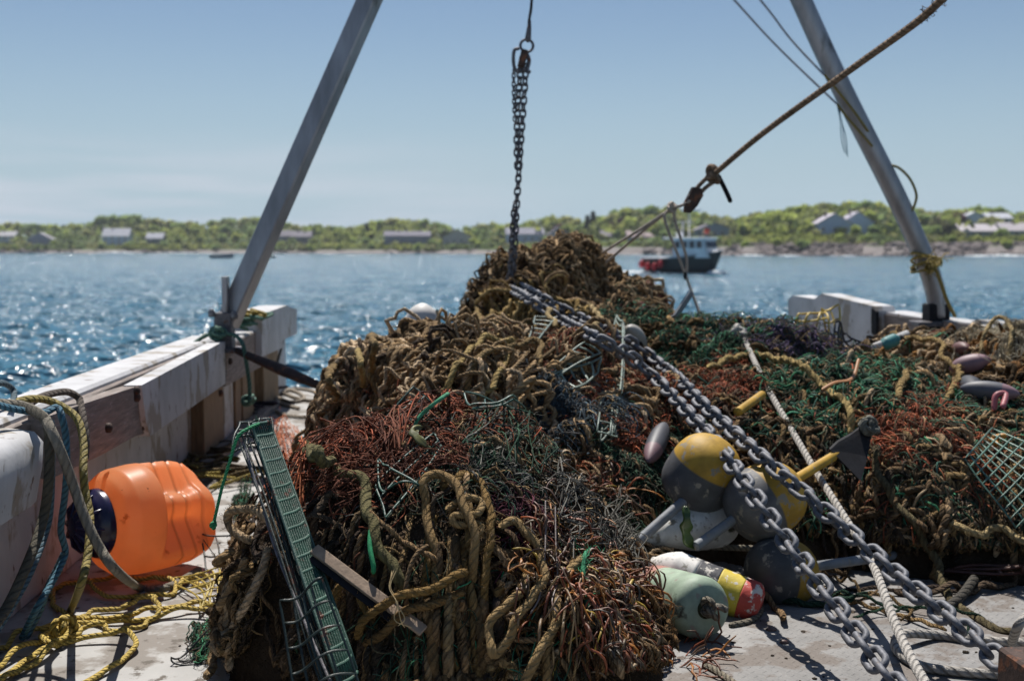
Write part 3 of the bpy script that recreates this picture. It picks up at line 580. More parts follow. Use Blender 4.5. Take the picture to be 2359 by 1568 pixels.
for px, py in ((527, 832), (541, 800), (310, 900), (311, 915), (245, 985), (505, 905)):
    c = pl(px, py, -1.165); g = Geo(); lathe(g, [(.018, 0, (.2,) * 3), (.018, .014, (.2,) * 3), (.008, .02, (.2,) * 3)], K=8, M=frame(c, (1, 0, 0))); g.build('bolt', M_RUST, bw)
# starboard bulwark in its own slanting plane
br = empty('bulwark', (3.2, 7.5, 0), 'white and grey timber bulwark along the right side of the deck', 'bulwark')
RN = nrm(np.array([1, .2, 0])); RP = np.array([3.42, 6.6, 0])
def pr(px, py, off=0.0): return onpl(px, py, RP + RN * off, RN)
def rboard(name, m, pts, off, th): g = Geo(); slab(g, [pr(px, py, off) for px, py in pts], RN * th); return fixn(g.build(name, m, br, smooth=False))
rboard('white_end_block', M_WHITE, [(1815, 690), (1826, 680), (1884, 690), (1890, 734), (1815, 728)], .06, .18)
rboard('white_rail_board', M_WHITE, [(1872, 690), (1892, 676), (2012, 705), (2016, 716), (2016, 771), (1990, 812), (1872, 800)], -.02, .16)
rboard('dark_board_end', M_BLACK, [(2006, 709), (2018, 717), (2018, 773), (2006, 769)], -.03, .02)
rboard('weathered_rail_plank', M_WOODG, [(2014, 738), (2018, 722), (2230, 748), (2230, 810), (2014, 795)], .05, .12)
rboard('rail_cap_plank', M_WHITE, [(2014, 722), (2024, 716), (2110, 730), (2232, 744), (2232, 752), (2014, 731)], .065, .22)
rboard('inner_panel', M_WHITE, [(1830, 725), (2240, 790), (2800, 940), (2800, 1300), (2240, 1020), (1830, 870)], .14, .06)
rboard('white_side_rail', M_WHITE, [(2229, 752), (2245, 748), (2760, 842), (2760, 990), (2229, 815)], .0, .12)
rboard('white_top_rail', M_WHITE, [(2232, 742), (2250, 736), (2760, 815), (2760, 835), (2232, 752)], .14, .12)

# sea air between here and the far shore
M_HAZE = bpy.data.materials.new('sea_haze'); M_HAZE.use_nodes = True; t_ = M_HAZE.node_tree; t_.nodes.remove(t_.nodes['Principled BSDF']); v_ = t_.nodes.new('ShaderNodeVolumePrincipled'); v_.inputs['Color'].default_value = (.86, .92, 1, 1); v_.inputs['Density'].default_value = .00016; v_.inputs['Anisotropy'].default_value = .1
t_.links.new(v_.outputs[0], t_.nodes['Material Output'].inputs['Volume'])
g = Geo(); box(g, (-1500, -60, WATER - 3), (1500, 1150, 60)); tag(fixn(g.build('haze', M_HAZE, smooth=False)), None, None, kind='stuff')
# ------------------------------------------------------------------ the heap: a height field of mounds that everything drapes over
MOUNDS = np.array([  # cx, cy, rx, ry, h
    (-.02, 3.26, .50, .66, .53), (-.34, 3.24, .27, .42, .49), (.24, 3.06, .36, .50, .30), (.06, 3.38, .32, .38, .54),
    (-.06, 4.85, .46, .80, .68), (.10, 5.2, .46, .75, .62), (.46, 5.35, .62, 1.0, .66), (-.10, 4.35, .32, .55, .50),
    (.70, 7.2, .52, .75, 1.06), (1.02, 7.2, .50, .70, .93), (.38, 6.85, .30, .55, .90), (.8, 6.3, .8, .9, .72),
    (.70, 4.85, .70, 1.0, .50), (.44, 3.85, .34, .5, .20), (1.25, 5.0, .8, 1.1, .46),
    (1.42, 6.0, .62, 1.0, .66), (1.95, 5.75, .75, 1.2, .52), (2.92, 5.9, .75, 1.3, .62), (1.85, 4.75, .75, .95, .42), (2.45, 4.6, .75, 1.15, .45), (2.1, 4.3, .5, .5, .22), (2.9, 4.9, .6, 1.4, .45), (1.5, 5.2, .7, .9, .46)])
def H(x, y, detail=True):
    x = np.asarray(x, float); y = np.asarray(y, float); s = np.zeros(np.broadcast(x, y).shape)
    wk = np.clip((y - 3.5) / .8, 0, 1); x, y = x + wk * (.07 * np.sin(5.3 * y + 1) + .04 * np.sin(11 * y + 2 * x)), y + wk * (.11 * np.sin(4.3 * x + .5) + .06 * np.sin(10.5 * x + 1.3))
    for cx, cy, rx, ry, h in MOUNDS:
        q = ((x - cx) / rx) ** 2 + ((y - cy) / ry) ** 2; s = s + (h * np.clip(1 - q * q, 0, 1) ** .75) ** 5
    z = s ** .2
    if detail:
        k = np.clip(z / .15, 0, 1)
        z = z + k * ((.022 + .022 * wk) * np.sin(9.1 * x + 2.3 * np.sin(5 * y)) * np.sin(8.3 * y + 1.7) + .016 * np.sin(19 * x + 3 * np.sin(7 * y) + 1) * np.sin(17 * y + 2 * np.sin(9 * x)) )
    return np.maximum(z, 0)
def Hn(x, y, e=.02):
    gx = (H(x + e, y) - H(x - e, y)) / (2 * e); gy = (H(x, y + e) - H(x, y - e)) / (2 * e); return gx, gy
def hp(px, py, lift=0.0):
    """where the photo point lands on the heap (or the deck), raised by lift along the view-independent surface normal"""
    d = ray(px, py); t = np.arange(1.6, 10, .012); P = O + t[:, None] * d; z = H(P[:, 0], P[:, 1]); k = np.nonzero(P[:, 2] <= z)[0]
    p = P[k[0]] if len(k) else onz(px, py, 0); gx, gy = Hn(p[0], p[1]); n = nrm(np.array([-gx, -gy, 1.0])); gx = float(gx); return p + n * lift
def drape(x, y, lift):
    gx, gy = Hn(x, y); n = nrm(np.stack([-gx, -gy, np.ones_like(gx)], -1)); return np.stack([x, y, H(x, y)], -1) + n * np.asarray(lift)[..., None]
def walk(xy, th, n, step, wander=.25, curl=0.0, lift=(.005, .04), lw=.25, down=0.0, rs=rng, sharp=0.0, edge=.12):
    """R strands that wander over the heap; step metres along the surface"""
    Rn = len(xy); x, y = xy[:, 0].copy(), xy[:, 1].copy(); th = np.asarray(th, float).copy(); kap = rs.normal(0, wander, Rn) + curl; P = []
    lp = rs.uniform(0, 6.3); f1, f2, p1, p2 = rs.uniform(.6, 1.6, Rn), rs.uniform(1.8, 4, Rn), rs.uniform(0, 6.3, Rn), rs.uniform(0, 6.3, Rn)
    for i in range(n):
        s = i * step / lw; u = .5 + .33 * np.sin(6.28 * f1 * s + p1) + .17 * np.sin(6.28 * f2 * s + p2)
        lum = .45 + .75 * np.clip(.5 + .6 * np.sin(15 * x + lp) * np.sin(13 * y + 1.7 * lp) + .3 * np.sin(31 * x + 27 * y + lp), 0, 1.2); l = lift[0] + (lift[1] - lift[0]) * u * lum; P.append(drape(x, y, l))
        gx, gy = Hn(x, y); ds = gx * np.cos(th) + gy * np.sin(th); k = step / np.sqrt(1 + ds * ds)
        x = x + np.cos(th) * k; y = y + np.sin(th) * k
        kap = kap * .9 + .1 * curl + rs.normal(0, wander * .45, Rn); th = th + kap * step * 14
        hz_ = H(x, y, False); th = np.where(hz_ < edge, np.arctan2(4.2 - y, .9 * np.clip(x, -.1, 2.2) + .1 - x) if False else np.arctan2(gy + 1e-9 * (1 - x), gx) + rs.normal(0, .5, Rn), th) if edge else th
        if sharp: th = th + (rs.random(Rn) < .12) * rs.normal(0, sharp, Rn)
        if down:
            a = np.arctan2(-gy, -gx); m = np.hypot(gx, gy); th = th + down * np.clip(m, 0, 1.5) * np.sin(a - th)
    return np.stack(P, 1)
TAN = [lin(c) * .92 for c in ('9d866a', '8b7356', 'a8957c', '7a654b', '937c60', '6b5a44')]; TANL = [lin(c) * 1.0 for c in ('ab967c', '9d8668', 'b8a58d', '8f785a', '7a6850')]
MUD = [lin(c) * 1.05 for c in ('6d5a44', '5c4a38', '7a6648', '4d3f2e', '877150')]; DARK = [lin(c) * 2.0 for c in ('2e2620', '3a3026', '252019', '40352a')]
ORG = [lin(c) * .9 for c in ('a0553a', '884830', 'b06543', '743e2c', '5a4034', '66533e')]; GRN = [lin(c) * .8 for c in ('3c7d58', '35664b', '4f9270', '2f5442', '466f60', '4a5a44', '5a5540')]; DGRN = [lin(c) * .75 for c in ('2c4c3a', '263f32', '38583f', '3a4434', '3d3a2e')]
GRY = [lin(c) * .8 for c in ('6a6862', '58564f', '7b7971', '46443f')]; BLU = [lin(c) * .8 for c in ('44545f', '36434d', '52646f', '3f3f40')]; PUR = [lin(c) * .9 for c in ('5c4c6a', '504260', '685876', '443f50', '33463c', '3d3a34')]
STM = [lin(c) * np.array([1.15, .95, .8]) for c in ('6b3a24', '7c4526', '54301f', '95682f', '5e3d28', '46352a')]; YEL = [lin(c) * .8 for c in ('b89a3c', 'a88a34', 'c4a84c')]; BRN = [lin(c) * .75 for c in ('6b4030', '7d4a36', '583428', '8a5640')]; PINK = [lin(c) for c in ('8a4a58', '74404e')]
W_ = np.array([1.05, 1.0, .91]); TAN = [c * W_ for c in TAN]; TANL = [c * W_ for c in TANL]; MUD = [c * W_ for c in MUD]
def pick(pal, n, rs=rng, v=.18): a = np.array(pal)[rs.integers(len(pal), size=n)]; return a * np.clip(rs.normal(1, v, (n, 1)), .5, 1.6)
def around(px, py, rx, ry, n, rs=rng):
    """n start places spread over the heap where an ellipse of the photo falls"""
    a, r_ = rs.uniform(0, 6.283, n), np.sqrt(rs.random(n)); qx, qy = px + rx * r_ * np.cos(a), py + ry * r_ * np.sin(a)
    d = np.stack([(qx - CX) / FP, -(qy - CY) / FP, -np.ones(n)], 1) @ RM.T; d = nrm(d); t = np.arange(1.7, 9.5, .03)
    P = O + t[None, :, None] * d[:, None]; below = P[..., 2] <= H(P[..., 0], P[..., 1], False); k = np.argmax(below, 1); ok = np.nonzero(below.any(1))[0]; q = P[np.arange(n), k][:, :2]
    if len(ok) == 0: return q
    return q[np.where(below.any(1), np.arange(n), ok[rs.integers(len(ok), size=n)])]
def fuzzhair(g, P, r, n, ln, col, rad=.0007, rs=rng):
    """loose fibres standing off rope centre lines P (R,m,3)"""
    Rn, m, _ = P.shape; ri, mi = rs.integers(Rn, size=n), rs.integers(1, m - 1, size=n); b = P[ri, mi]; d = nrm(rs.normal(0, 1, (n, 3))); d2 = nrm(d + .8 * rs.normal(0, 1, (n, 3))); d3 = nrm(d2 + .9 * rs.normal(0, 1, (n, 3)))
    l = ln * rs.uniform(.4, 1.3, (n, 1)); rr = r if np.ndim(r) == 0 else np.asarray(r)[ri][:, None]
    A = b + d * rr * .8; Bq = A + d * l * .35; Cq = Bq + d2 * l * .35; Dq = Cq + d3 * l * .35
    tubes(g, np.stack([A, Bq, Cq, Dq], 1), rad, pick(col, n, rs), K=3, cap=False)
# ---- uncountable matted debris that fills the heap
xs = np.arange(-1.0, 3.5, .022); ys = np.arange(2.3, 8.3, .022); XX, YY = np.meshgrid(xs, ys, indexing='ij'); ZZ = H(XX, YY)
nz_ = .012 * np.sin(41 * XX + 3 * np.sin(23 * YY)) * np.sin(37 * YY + 2 * np.sin(29 * XX)) + rng.normal(0, .004, XX.shape)
ZZ = np.where(ZZ > .02, np.maximum(ZZ - .03 + nz_, -.02), -.03); n1, n2 = XX.shape; idx = np.arange(n1 * n2).reshape(n1, n2)
keep = (np.maximum.reduce([ZZ[:-1, :-1], ZZ[1:, :-1], ZZ[1:, 1:], ZZ[:-1, 1:]]) > -.02)
Q = np.stack([idx[:-1, :-1], idx[1:, :-1], idx[1:, 1:], idx[:-1, 1:]], -1)[keep]
base_col = np.array(lin('3a3026')) * 1.3 * (1 + .4 * np.sin(7 * XX + 3 * YY)[..., None]) 
g = Geo(); g.add(np.stack([XX, YY, ZZ], -1), Q, col=base_col.reshape(-1, 3))
o = g.build('debris_heap', M_HEAP, origin=(1, 5, 0)); tag(o, 'dense matted heap of old rope net and gear across the deck', 'debris', kind='stuff')
# loose strands of all kinds strewn through the whole heap
def inheap(n, ymax=8.0):
    q = []
    while len(q) < n:
        p = np.array([rng.uniform(-.9, 3.35), rng.uniform(2.4, ymax)])
        if H(*p) > .08: q.append(p)
    return np.array(q)
g = Geo()
for pal, n, r, m, st, wd, lf, K in ((TAN, 130, .0075, 60, .018, .34, (0, .06), 6), (MUD, 200, .0065, 50, .018, .4, (0, .05), 6), (DARK, 160, .007, 50, .016, .5, (0, .05), 5), (MUD, 300, .0035, 40, .012, .9, (0, .06), 4), (DGRN, 160, .003, 36, .012, .8, (0, .05), 4), (BRN, 200, .003, 36, .012, .9, (0, .05), 4)):
    xy = inheap(n); P = walk(xy, rng.uniform(0, 6.28, n), m, st, wd, lift=lf); tubes(g, P, r * rng.uniform(.7, 1.25, n), pick(pal, n), K=K)
tag(g.build('loose_strands', M_ROPE, origin=(1, 5, 0)), 'short lengths of old rope and twine strewn through the whole heap', 'debris', kind='stuff')
# ---- named tangles: each one bundle that would lift off as one thing
def tangle(name, label, catg, spots, pal, n, r, m, step, wander, lift, K=6, mat=None, curl=0.0, down=0.0, hair=0, group=None, sharp=0.0, heading=None, hpal=None, lay=7.0, spread=1.0):
    seed = sum(map(ord, label)); rs = np.random.default_rng(seed); g = Geo(); tot = sum(s[4] if len(s) > 4 else 1 for s in spots)
    for s in spots:
        k = max(1, int(n * (s[4] if len(s) > 4 else 1) / tot)); xy = around(*s[:4], k, rs); th = rs.uniform(0, 6.28, k) if heading is None else rs.normal(heading, .5, k)
        P = walk(xy, th, m, step, wander, curl * np.where(rs.random(k) < .5, 1, -1) if curl else 0.0, lift, down=down, rs=rs, sharp=sharp); rr = r * np.clip(rs.lognormal(-.08, .28, k), .45, 1.5); c = pick(pal, k, rs)
        odd = rs.random(k) < .14; c[odd] = pick(DARK + MUD + TAN, k, rs)[odd]
        tubes(g, P, rr, c, K=K, lay=lay, wob=.05)
        if hair: fuzzhair(g, P, rr, int(hair * k / n) + 1, .03, hpal or pal, rs=rs)
    return tag(g.build(name, mat or M_ROPE), label, catg, group)
RT, RTC, RTG = 'rope_tangle', 'rope', 'tangled ropes in the heap'
def rope_t(label, spots, pal=TAN, n=26, r=.011, m=90, step=.016, wander=.3, lift=(.01, .08), curl=.0, hair=0, K=8, **kw):
    if spots[0][1] < 1120: r *= .74; n = int(n * 1.35); hair = hair or 200
    return tangle(RT, label, RTC, spots, pal, n, r, m, step, wander, lift, K=K, curl=curl, hair=hair, group=RTG, **kw)
rope_t('tan rope tangle on the shoulder of the heap nearest the left bulwark', [(830, 860, 60, 50)], TANL, 18, .013, 90, .016, .12, (.02, .08), curl=.55, hair=300)
rope_t('mass of tan rope loops below the white fender', [(960, 810, 110, 50)], TAN, 34, .011, 100, .016, .25, (.01, .065), curl=.35, hair=300)
rope_t('light tan rope loops standing on the middle of the heap', [(1150, 880, 90, 50)], TANL, 18, .012, 110, .016, .15, (.02, .13), curl=.45)
rope_t('pale frayed rope mass behind the orange brown net', [(800, 960, 90, 50), (940, 940, 70, 40)], TANL, 70, .010, 46, .013, .8, (.0, .06), hair=1200)
rope_t('golden coils of rope draped under the galvanised chain', [(1210, 740, 50, 30), (1310, 770, 50, 30)], [lin(c) * .8 for c in ('b09460', 'a08452', 'bba06c')], 20, .014, 110, .018, .1, (.02, .12), curl=.6)
rope_t('brown rope mass capping the highest point of the heap', [(1320, 600, 90, 40), (1400, 640, 60, 50)], TAN, 80, .012, 80, .02, .35, (.0, .10))
rope_t('dull olive ropes on the back of the heap beside the hanging chain', [(1100, 680, 50, 50)], MUD + TAN, 46, .011, 80, .02, .3, (.0, .08))
rope_t('long pale strands sweeping across the top of the heap', [(1330, 660, 80, 24)], TANL, 26, .008, 60, .02, .08, (.03, .09), heading=-.25)
rope_t('ropes hanging down the right side of the highest heap', [(1450, 680, 40, 40)], MUD + TAN, 40, .011, 60, .02, .3, (.0, .07))
rope_t('brown rope bundle beside the grey plastic paddle', [(1590, 780, 60, 26)], [lin(c) * .6 for c in ('7d6440', '6a5236')], 26, .016, 56, .018, .25, (.0, .09), curl=.3)
rope_t('tan ropes sloping down behind the gray net', [(1300, 1030, 80, 50), (1370, 1090, 50, 30)], TAN, 34, .010, 36, .016, .25, (.0, .05), hair=200)
rope_t('brown ropes running from middle heap to the yellow buoys', [(1450, 1080, 70, 50)], MUD, 16, .009, 60, .016, .3, (.0, .04))
rope_t('pale chewed rope beside the standing trap ladder', [(1490, 960, 60, 22)], TANL, 16, .014, 40, .014, .3, (.01, .07), hair=400)
rope_t('tan rope mass spread over the right hand heap', [(2080, 830, 90, 26), (2150, 870, 70, 40)], TANL, 60, .014, 60, .018, .35, (.0, .09))
rope_t('brown ropes in the shade beneath the black flag', [(1830, 1000, 120, 60), (1900, 1130, 90, 60)], MUD, 50, .011, 70, .018, .3, (.0, .06))
rope_t('orange brown ropes at the far right edge of the heap', [(2320, 850, 40, 30)], [lin(c) * .8 for c in ('94683a', 'a87c48', '7a5630')], 22, .013, 60, .018, .2, (.0, .09), curl=.3)
rope_t('tan ropes below the gray float on the right', [(2290, 1000, 60, 30), (2200, 940, 40, 40)], TAN + MUD, 36, .011, 60, .018, .35, (.0, .07))
rope_t('knotted brown ropes at the left of the green mesh panel', [(2170, 1150, 30, 50)], TAN + MUD, 26, .010, 50, .014, .6, (.0, .08))
rope_t('dark ropes at the foot of the right hand heap', [(2200, 1290, 140, 60), (2000, 1290, 120, 40)], MUD + DARK, 60, .010, 60, .018, .35, (.0, .05))
rope_t('sandy rope ends spilling out at the lower left of the front heap', [(560, 1330, 50, 90), (520, 1480, 30, 70)], TAN + MUD, 44, .0095, 60, .012, .25, (.0, .06), down=.8, hair=1500)
rope_t('muddy brown ropes packed in the lower middle of the front heap', [(900, 1400, 140, 120), (820, 1250, 80, 90)], MUD + DARK + DARK, 46, .0085, 90, .012, .1, (.0, .035), down=1.2, hair=1200)
rope_t('bundle of brown ropes hanging side by side down the middle of the front heap', [(1065, 1290, 55, 70), (1010, 1420, 50, 60), (1120, 1420, 50, 60)], [lin(c) * .9 for c in ('8a7252', '7d653f', '94805e', '6d573a')], 18, .0115, 64, .012, .07, (.01, .07), down=1.3, hair=900)
rope_t('brown ropes slanting through the stalks on the right of the front heap', [(1380, 1380, 55, 70), (1440, 1470, 40, 40)], [lin(c) * .85 for c in ('8a6c48', '7d5f3c', '6d5438')], 9, .0085, 40, .012, .15, (.03, .09), down=.4, hair=500)
rope_t('shaggy brown rope pieces at the bottom of the front heap', [(1290, 1520, 80, 40)], MUD + TAN, 14, .009, 36, .012, .4, (.0, .04), hair=1500)
rope_t('brown twine bundle at the bottom right of the front heap', [(1500, 1510, 50, 40)], [lin(c) * .7 for c in ('7a5a36', '6a4c2e', '8a6840')], 46, .0042, 60, .012, .3, (.0, .05), curl=.3)
rope_t('frayed brown ropes along the crest of the front heap', [(1190, 1020, 80, 40), (1270, 1080, 40, 40)], MUD + TAN, 40, .007, 36, .011, .6, (.0, .04), hair=1800)
def twine(label, catg, name, spots, pal, n=260, r=.0028, m=34, step=.010, wander=1.1, lift=(0, .06), K=4, group='net and twine masses in the heap', **kw):
    if spots[0][1] < 1000: n = int(n * 1.5); r *= .66; wander *= 1.3
    else: n = int(n * 1.1); r *= .8
    kw.setdefault('hair', n); return tangle(name, label, catg, spots, pal, n, r, m, step, wander, lift, K=K, mat=M_NET, group=group, **kw)
NM = 'net_mass'
twine('orange net mass under the end of the golden coils', 'net', NM, [(1335, 830, 42, 46)], ORG, 520, lift=(0, .08))
twine('orange net mass right of the standing trap ladder', 'net', NM, [(1480, 940, 65, 55), (1400, 980, 40, 60, .5)], ORG, 700, lift=(0, .07))
twine('orange net clump under the chain by the yellow stick', 'net', NM, [(1680, 910, 46, 46)], ORG, 420)
twine('large rust orange net hanging on the right hand heap', 'net', NM, [(2105, 980, 50, 60), (2125, 1050, 46, 30)], ORG, 480, .0034, 34, .014, .8, lift=(0, .08))
twine('green net mass at the foot of the highest heap', 'net', NM, [(1450, 740, 70, 20)], GRN + DGRN, 420, .0032, 36, .014, lift=(0, .08))
twine('green net mass around the top of the white rope', 'net', NM, [(1640, 800, 70, 40), (1760, 760, 60, 26)], DGRN + GRN, 900, .0032, 36, .014, lift=(0, .09))
twine('purple net bunch beside the top of the white rope', 'net', NM, [(1790, 780, 70, 26), (1850, 795, 50, 16)], PUR, 270, .0030, 30, .012, lift=(.03, .11))
twine('long green net strands fanning down the right hand heap', 'net', NM, [(1880, 940, 100, 70), (1800, 870, 80, 30)], DGRN + GRN, 420, .0042, 60, .016, .22, lift=(.0, .07), heading=-.6)
twine('bright green rope and net ends on top of the right hand heap', 'net', NM, [(2000, 900, 120, 40)], GRN, 260, .0045, 36, .014, .5, lift=(.01, .09))
twine('green net scraps around the gray float at far right', 'net', NM, [(2280, 1010, 70, 26), (2330, 960, 40, 30)], GRN + DGRN, 320, lift=(0, .06))
twine('dark green net in the hollow behind the small dark float', 'net', NM, [(1470, 1080, 60, 60)], DGRN, 500, .003, 34, .012)
twine('blue net ball between the ladder and tan ropes', 'net', NM, [(1308, 975, 44, 40)], BLU, 620, .0028, 30, .010, lift=(.01, .10))
twine('dark brown net scraps under the gold coils', 'net', NM, [(1200, 810, 60, 30), (1280, 900, 50, 40)], BRN + DARK, 520, .0030, 34, .012)
twine('brown and pink net at the right flank of the highest heap', 'net', NM, [(1470, 700, 24, 60)], BRN + PINK, 240, .003, 34, .014)
twine('dark net and twine under the green mesh panel', 'net', NM, [(2280, 1170, 80, 60), (2200, 1230, 60, 40)], DARK + DGRN + MUD, 500, .0035, 40, .012)
twine('pale tangled fishing line mass at the right edge', 'line', 'line_mass', [(2330, 815, 40, 22)], [lin(c) for c in ('a39a84', '8a8068', 'b8b09c')], 620, .002, 40, .012, lift=(0, .12))
twine('red brown net spread over the crest of the front heap', 'net', NM, [(900, 1060, 160, 70), (1080, 1000, 90, 50)], BRN + ORG[:2] + GRY[:1], 420, .0021, 40, .008, .9, lift=(0, .055), hair=600)
twine('grey green net scraps along the right crest of the front heap', 'net', NM, [(1150, 1090, 90, 40), (1060, 1100, 60, 40)], GRY + DGRN, 360, .0019, 36, .008, 1.0, lift=(0, .05), hair=500)
twine('green twine bunch at the foot of the front heap', 'twine', 'twine_bunch', [(1000, 1530, 40, 26), (1240, 1460, 22, 36, .5)], GRN + DGRN, 90, .0018, 34, .008, .9, lift=(0, .05))
twine('green net bunch left of the front heap trap', 'net', NM, [(552, 1185, 18, 34)], DGRN + GRN, 150, .0022, 26, .008, 1.0, lift=(.0, .07))
twine('small green twine bunch on the lower left deck', 'twine', 'twine_bunch', [(462, 1515, 20, 26)], GRN, 160, .0020, 26, .008, 1.0, lift=(.003, .05))
twine('maroon twine beside the grey net', 'twine', 'twine_bunch', [(1236, 1250, 20, 60)], [lin('5a2a38'), lin('482430')], 220, .0018, 26, .007, 1.0, lift=(0, .04))
# rust brown branching stalks on the right of the front heap
tangle('stalk_mass', 'rust brown branching stalks on the right flank of the front heap', 'dried stalks', [(1360, 1400, 95, 90), (1420, 1490, 80, 60), (1250, 1330, 40, 150, .5), (1340, 1150, 90, 40, .4)], STM + STM + MUD + YEL[:1], 760, .0027, 13, .012, .25, (.01, .085), K=5, mat=M_STEM, sharp=1.5, down=.1, hair=500)
g = Geo()
for k in range(26):
    b = hp(1600 + rng.uniform(-40, 40), 1500 + rng.uniform(-60, 60), .01); p = [b]; d = nrm(np.array([rng.uniform(.2, 1), rng.uniform(-.6, .2), rng.uniform(.1, .9)]))
    for q in range(5): d = nrm(d + rng.normal(0, .45, 3)); p.append(p[-1] + d * rng.uniform(.015, .035))
    p = np.array(p); p[:, 2] = np.maximum(p[:, 2], .006); tubes(g, p, .0032, pick(STM, 1)[0], K=5)
tag(g.build('stalk_mass', M_STEM), 'orange brown twiggy stalks sticking out over the diamond plate', 'dried stalks')
# ---- knotted netting draped in sheets
def net(name, label, corners, nu, nv, pal, r=.0017, lift=.03, wr=.03, seed=1, jit=.16, gather=.25, mat=None, layers=3):
    gl = Geo()
    for q in range(layers): net1(gl, corners, nu, nv, pal, r, lift - .018 * q, wr, seed + 31 * q, jit, gather)
    return tag(gl.build(name, mat or M_NET), label, 'net')
def net1(g, corners, nu, nv, pal, r, lift, wr, seed, jit, gather):
    rs = np.random.default_rng(seed); c = np.array([hp(*q)[:2] for q in corners]); u, v = np.meshgrid(np.linspace(0, 1, nu), np.linspace(0, 1, nv), indexing='ij')
    us = u + gather * .12 * np.sin(9 * v + 3 * u) + gather * .06 * np.sin(23 * v + 5); vs = v + gather * .10 * np.sin(8 * u + 2 * v + 1)
    xy = (c[0] * ((1 - us) * (1 - vs))[..., None] + c[1] * (us * (1 - vs))[..., None] + c[2] * (us * vs)[..., None] + c[3] * ((1 - us) * vs)[..., None])
    cell = np.linalg.norm(c[1] - c[0]) / nu; xy = xy + rs.normal(0, jit * cell, xy.shape)
    l = lift + wr * (np.sin(14 * u + 5 * np.sin(7 * v)) * np.sin(11 * v + 2) * .5 + .3 * np.sin(31 * u + 17 * v)) + rs.normal(0, wr * .25, u.shape)
    P = drape(xy[..., 0], xy[..., 1], np.maximum(l, .003)); j_ = np.arange(nv); S_ = []
    for k in range(nu - 1): S_.append(cat(P[k + ((j_ + k) % 2), j_] + rs.normal(0, r, (nv, 3)), n=nv * 4))
    tubes(g, np.array(S_), r * rs.uniform(.85, 1.2, len(S_)), pick(pal, len(S_), rs), K=4, cap=False, wob=.08)
    kn = P[1:-1, 1:-1].reshape(-1, 3); kn = kn[rs.random(len(kn)) < .6]; tubes(g, np.stack([kn - (r * 1.3, 0, 0), kn, kn + (r * 1.3, 0, r)], 1), r * 1.9, pick(pal, len(kn), rs), K=4)
    rg = P.reshape(-1, 1, 3)[rs.integers(nu * nv, size=60)]; fuzzhair(g, np.repeat(rg, 3, 1) + rs.normal(0, .002, (60, 3, 3)), r, 160, .03, pal, rs=rs)
net('fishing_net', 'dark grey knotted net draped over the right of the front heap', [(1235, 1125), (1420, 1165), (1470, 1345), (1270, 1330)], 17, 17, GRY, .0017, .08, .03, 3)
net('fishing_net', 'bright orange brown net hooked on the corner of the green trap', [(608, 978), (690, 995), (745, 1105), (655, 1120)], 12, 20, [lin(c) * .9 for c in ('b06440', 'a05636', 'c07650')], .0020, .07, .03, 4, gather=.5)
net('fishing_net', 'red brown net stretched up to the crest of the front heap', [(730, 1070), (1070, 935), (1090, 985), (760, 1130)], 30, 10, BRN + ORG[:1], .0019, .085, .035, 5, gather=.6)
net('fishing_net', 'brown net sagging across the middle of the front heap', [(760, 1110), (1060, 1040), (1080, 1130), (780, 1200)], 24, 13, BRN, .0017, .065, .03, 6, gather=.5)
net('fishing_net', 'dull green knotted net along the right shoulder of the front heap', [(1080, 1060), (1250, 1060), (1260, 1130), (1090, 1130)], 15, 9, GRY + DGRN, .0017, .07, .025, 8)
# ------------------------------------------------------------------ helpers for single ropes, wires and buoys
def P3(pts):
    """(px, py, where[, lift]); where = distance in metres, 'd' deck, 'h' heap"""
    q = []
    for p in pts:
        if p[2] == 'd': q.append(onz(p[0], p[1], p[3] if len(p) > 3 else .012))
        elif p[2] == 'r': q.append(hp(p[0], p[1]) - ray(p[0], p[1]) * p[3])
        elif p[2] == 'h': q.append(hp(p[0], p[1], p[3] if len(p) > 3 else .02))
        else: q.append(at(*p[:3]))
    return np.array(q)
def rope(label, pts, r, col, mat=None, step=None, K=9, name='rope', catg='rope', group=None, jit=.0, lay=7.0, hair=0, world=False, knots=(), g=None, build=True, hlen=.03):
    P = cat(pts if world else P3(pts), step or max(.006, r * .7)); seed = len(label) + int(abs(P).sum() * 100) % 997
    if jit: P = jig(P, jit, seed)
    own = g is None; g = g or Geo(); tubes(g, P, r, col, K=K, lay=lay, wob=.03 if jit else 0)
    if hair: fuzzhair(g, P[None], r, hair, hlen, [np.asarray(col) * .9, np.asarray(col) * 1.15], rs=np.random.default_rng(seed))
    for c, kr in knots: knot(g, c, kr, r, col, seed)
    return tag(g.build(name, mat or M_ROPE), label, catg, group) if build and own else g
def knot(g, c, kr, r, col, seed=1):
    rs = np.random.default_rng(seed); t = np.linspace(0, 6.283, 26)
    for k in range(4):
        a, b = nrm(rs.normal(0, 1, 3)), nrm(rs.normal(0, 1, 3)); b = nrm(np.cross(a, b)); ro = kr * rs.uniform(.55, 1)
        tubes(g, np.asarray(c) + rs.normal(0, kr * .2, 3) + ro * (np.cos(t)[:, None] * a + np.sin(t)[:, None] * b), r, col, K=7)
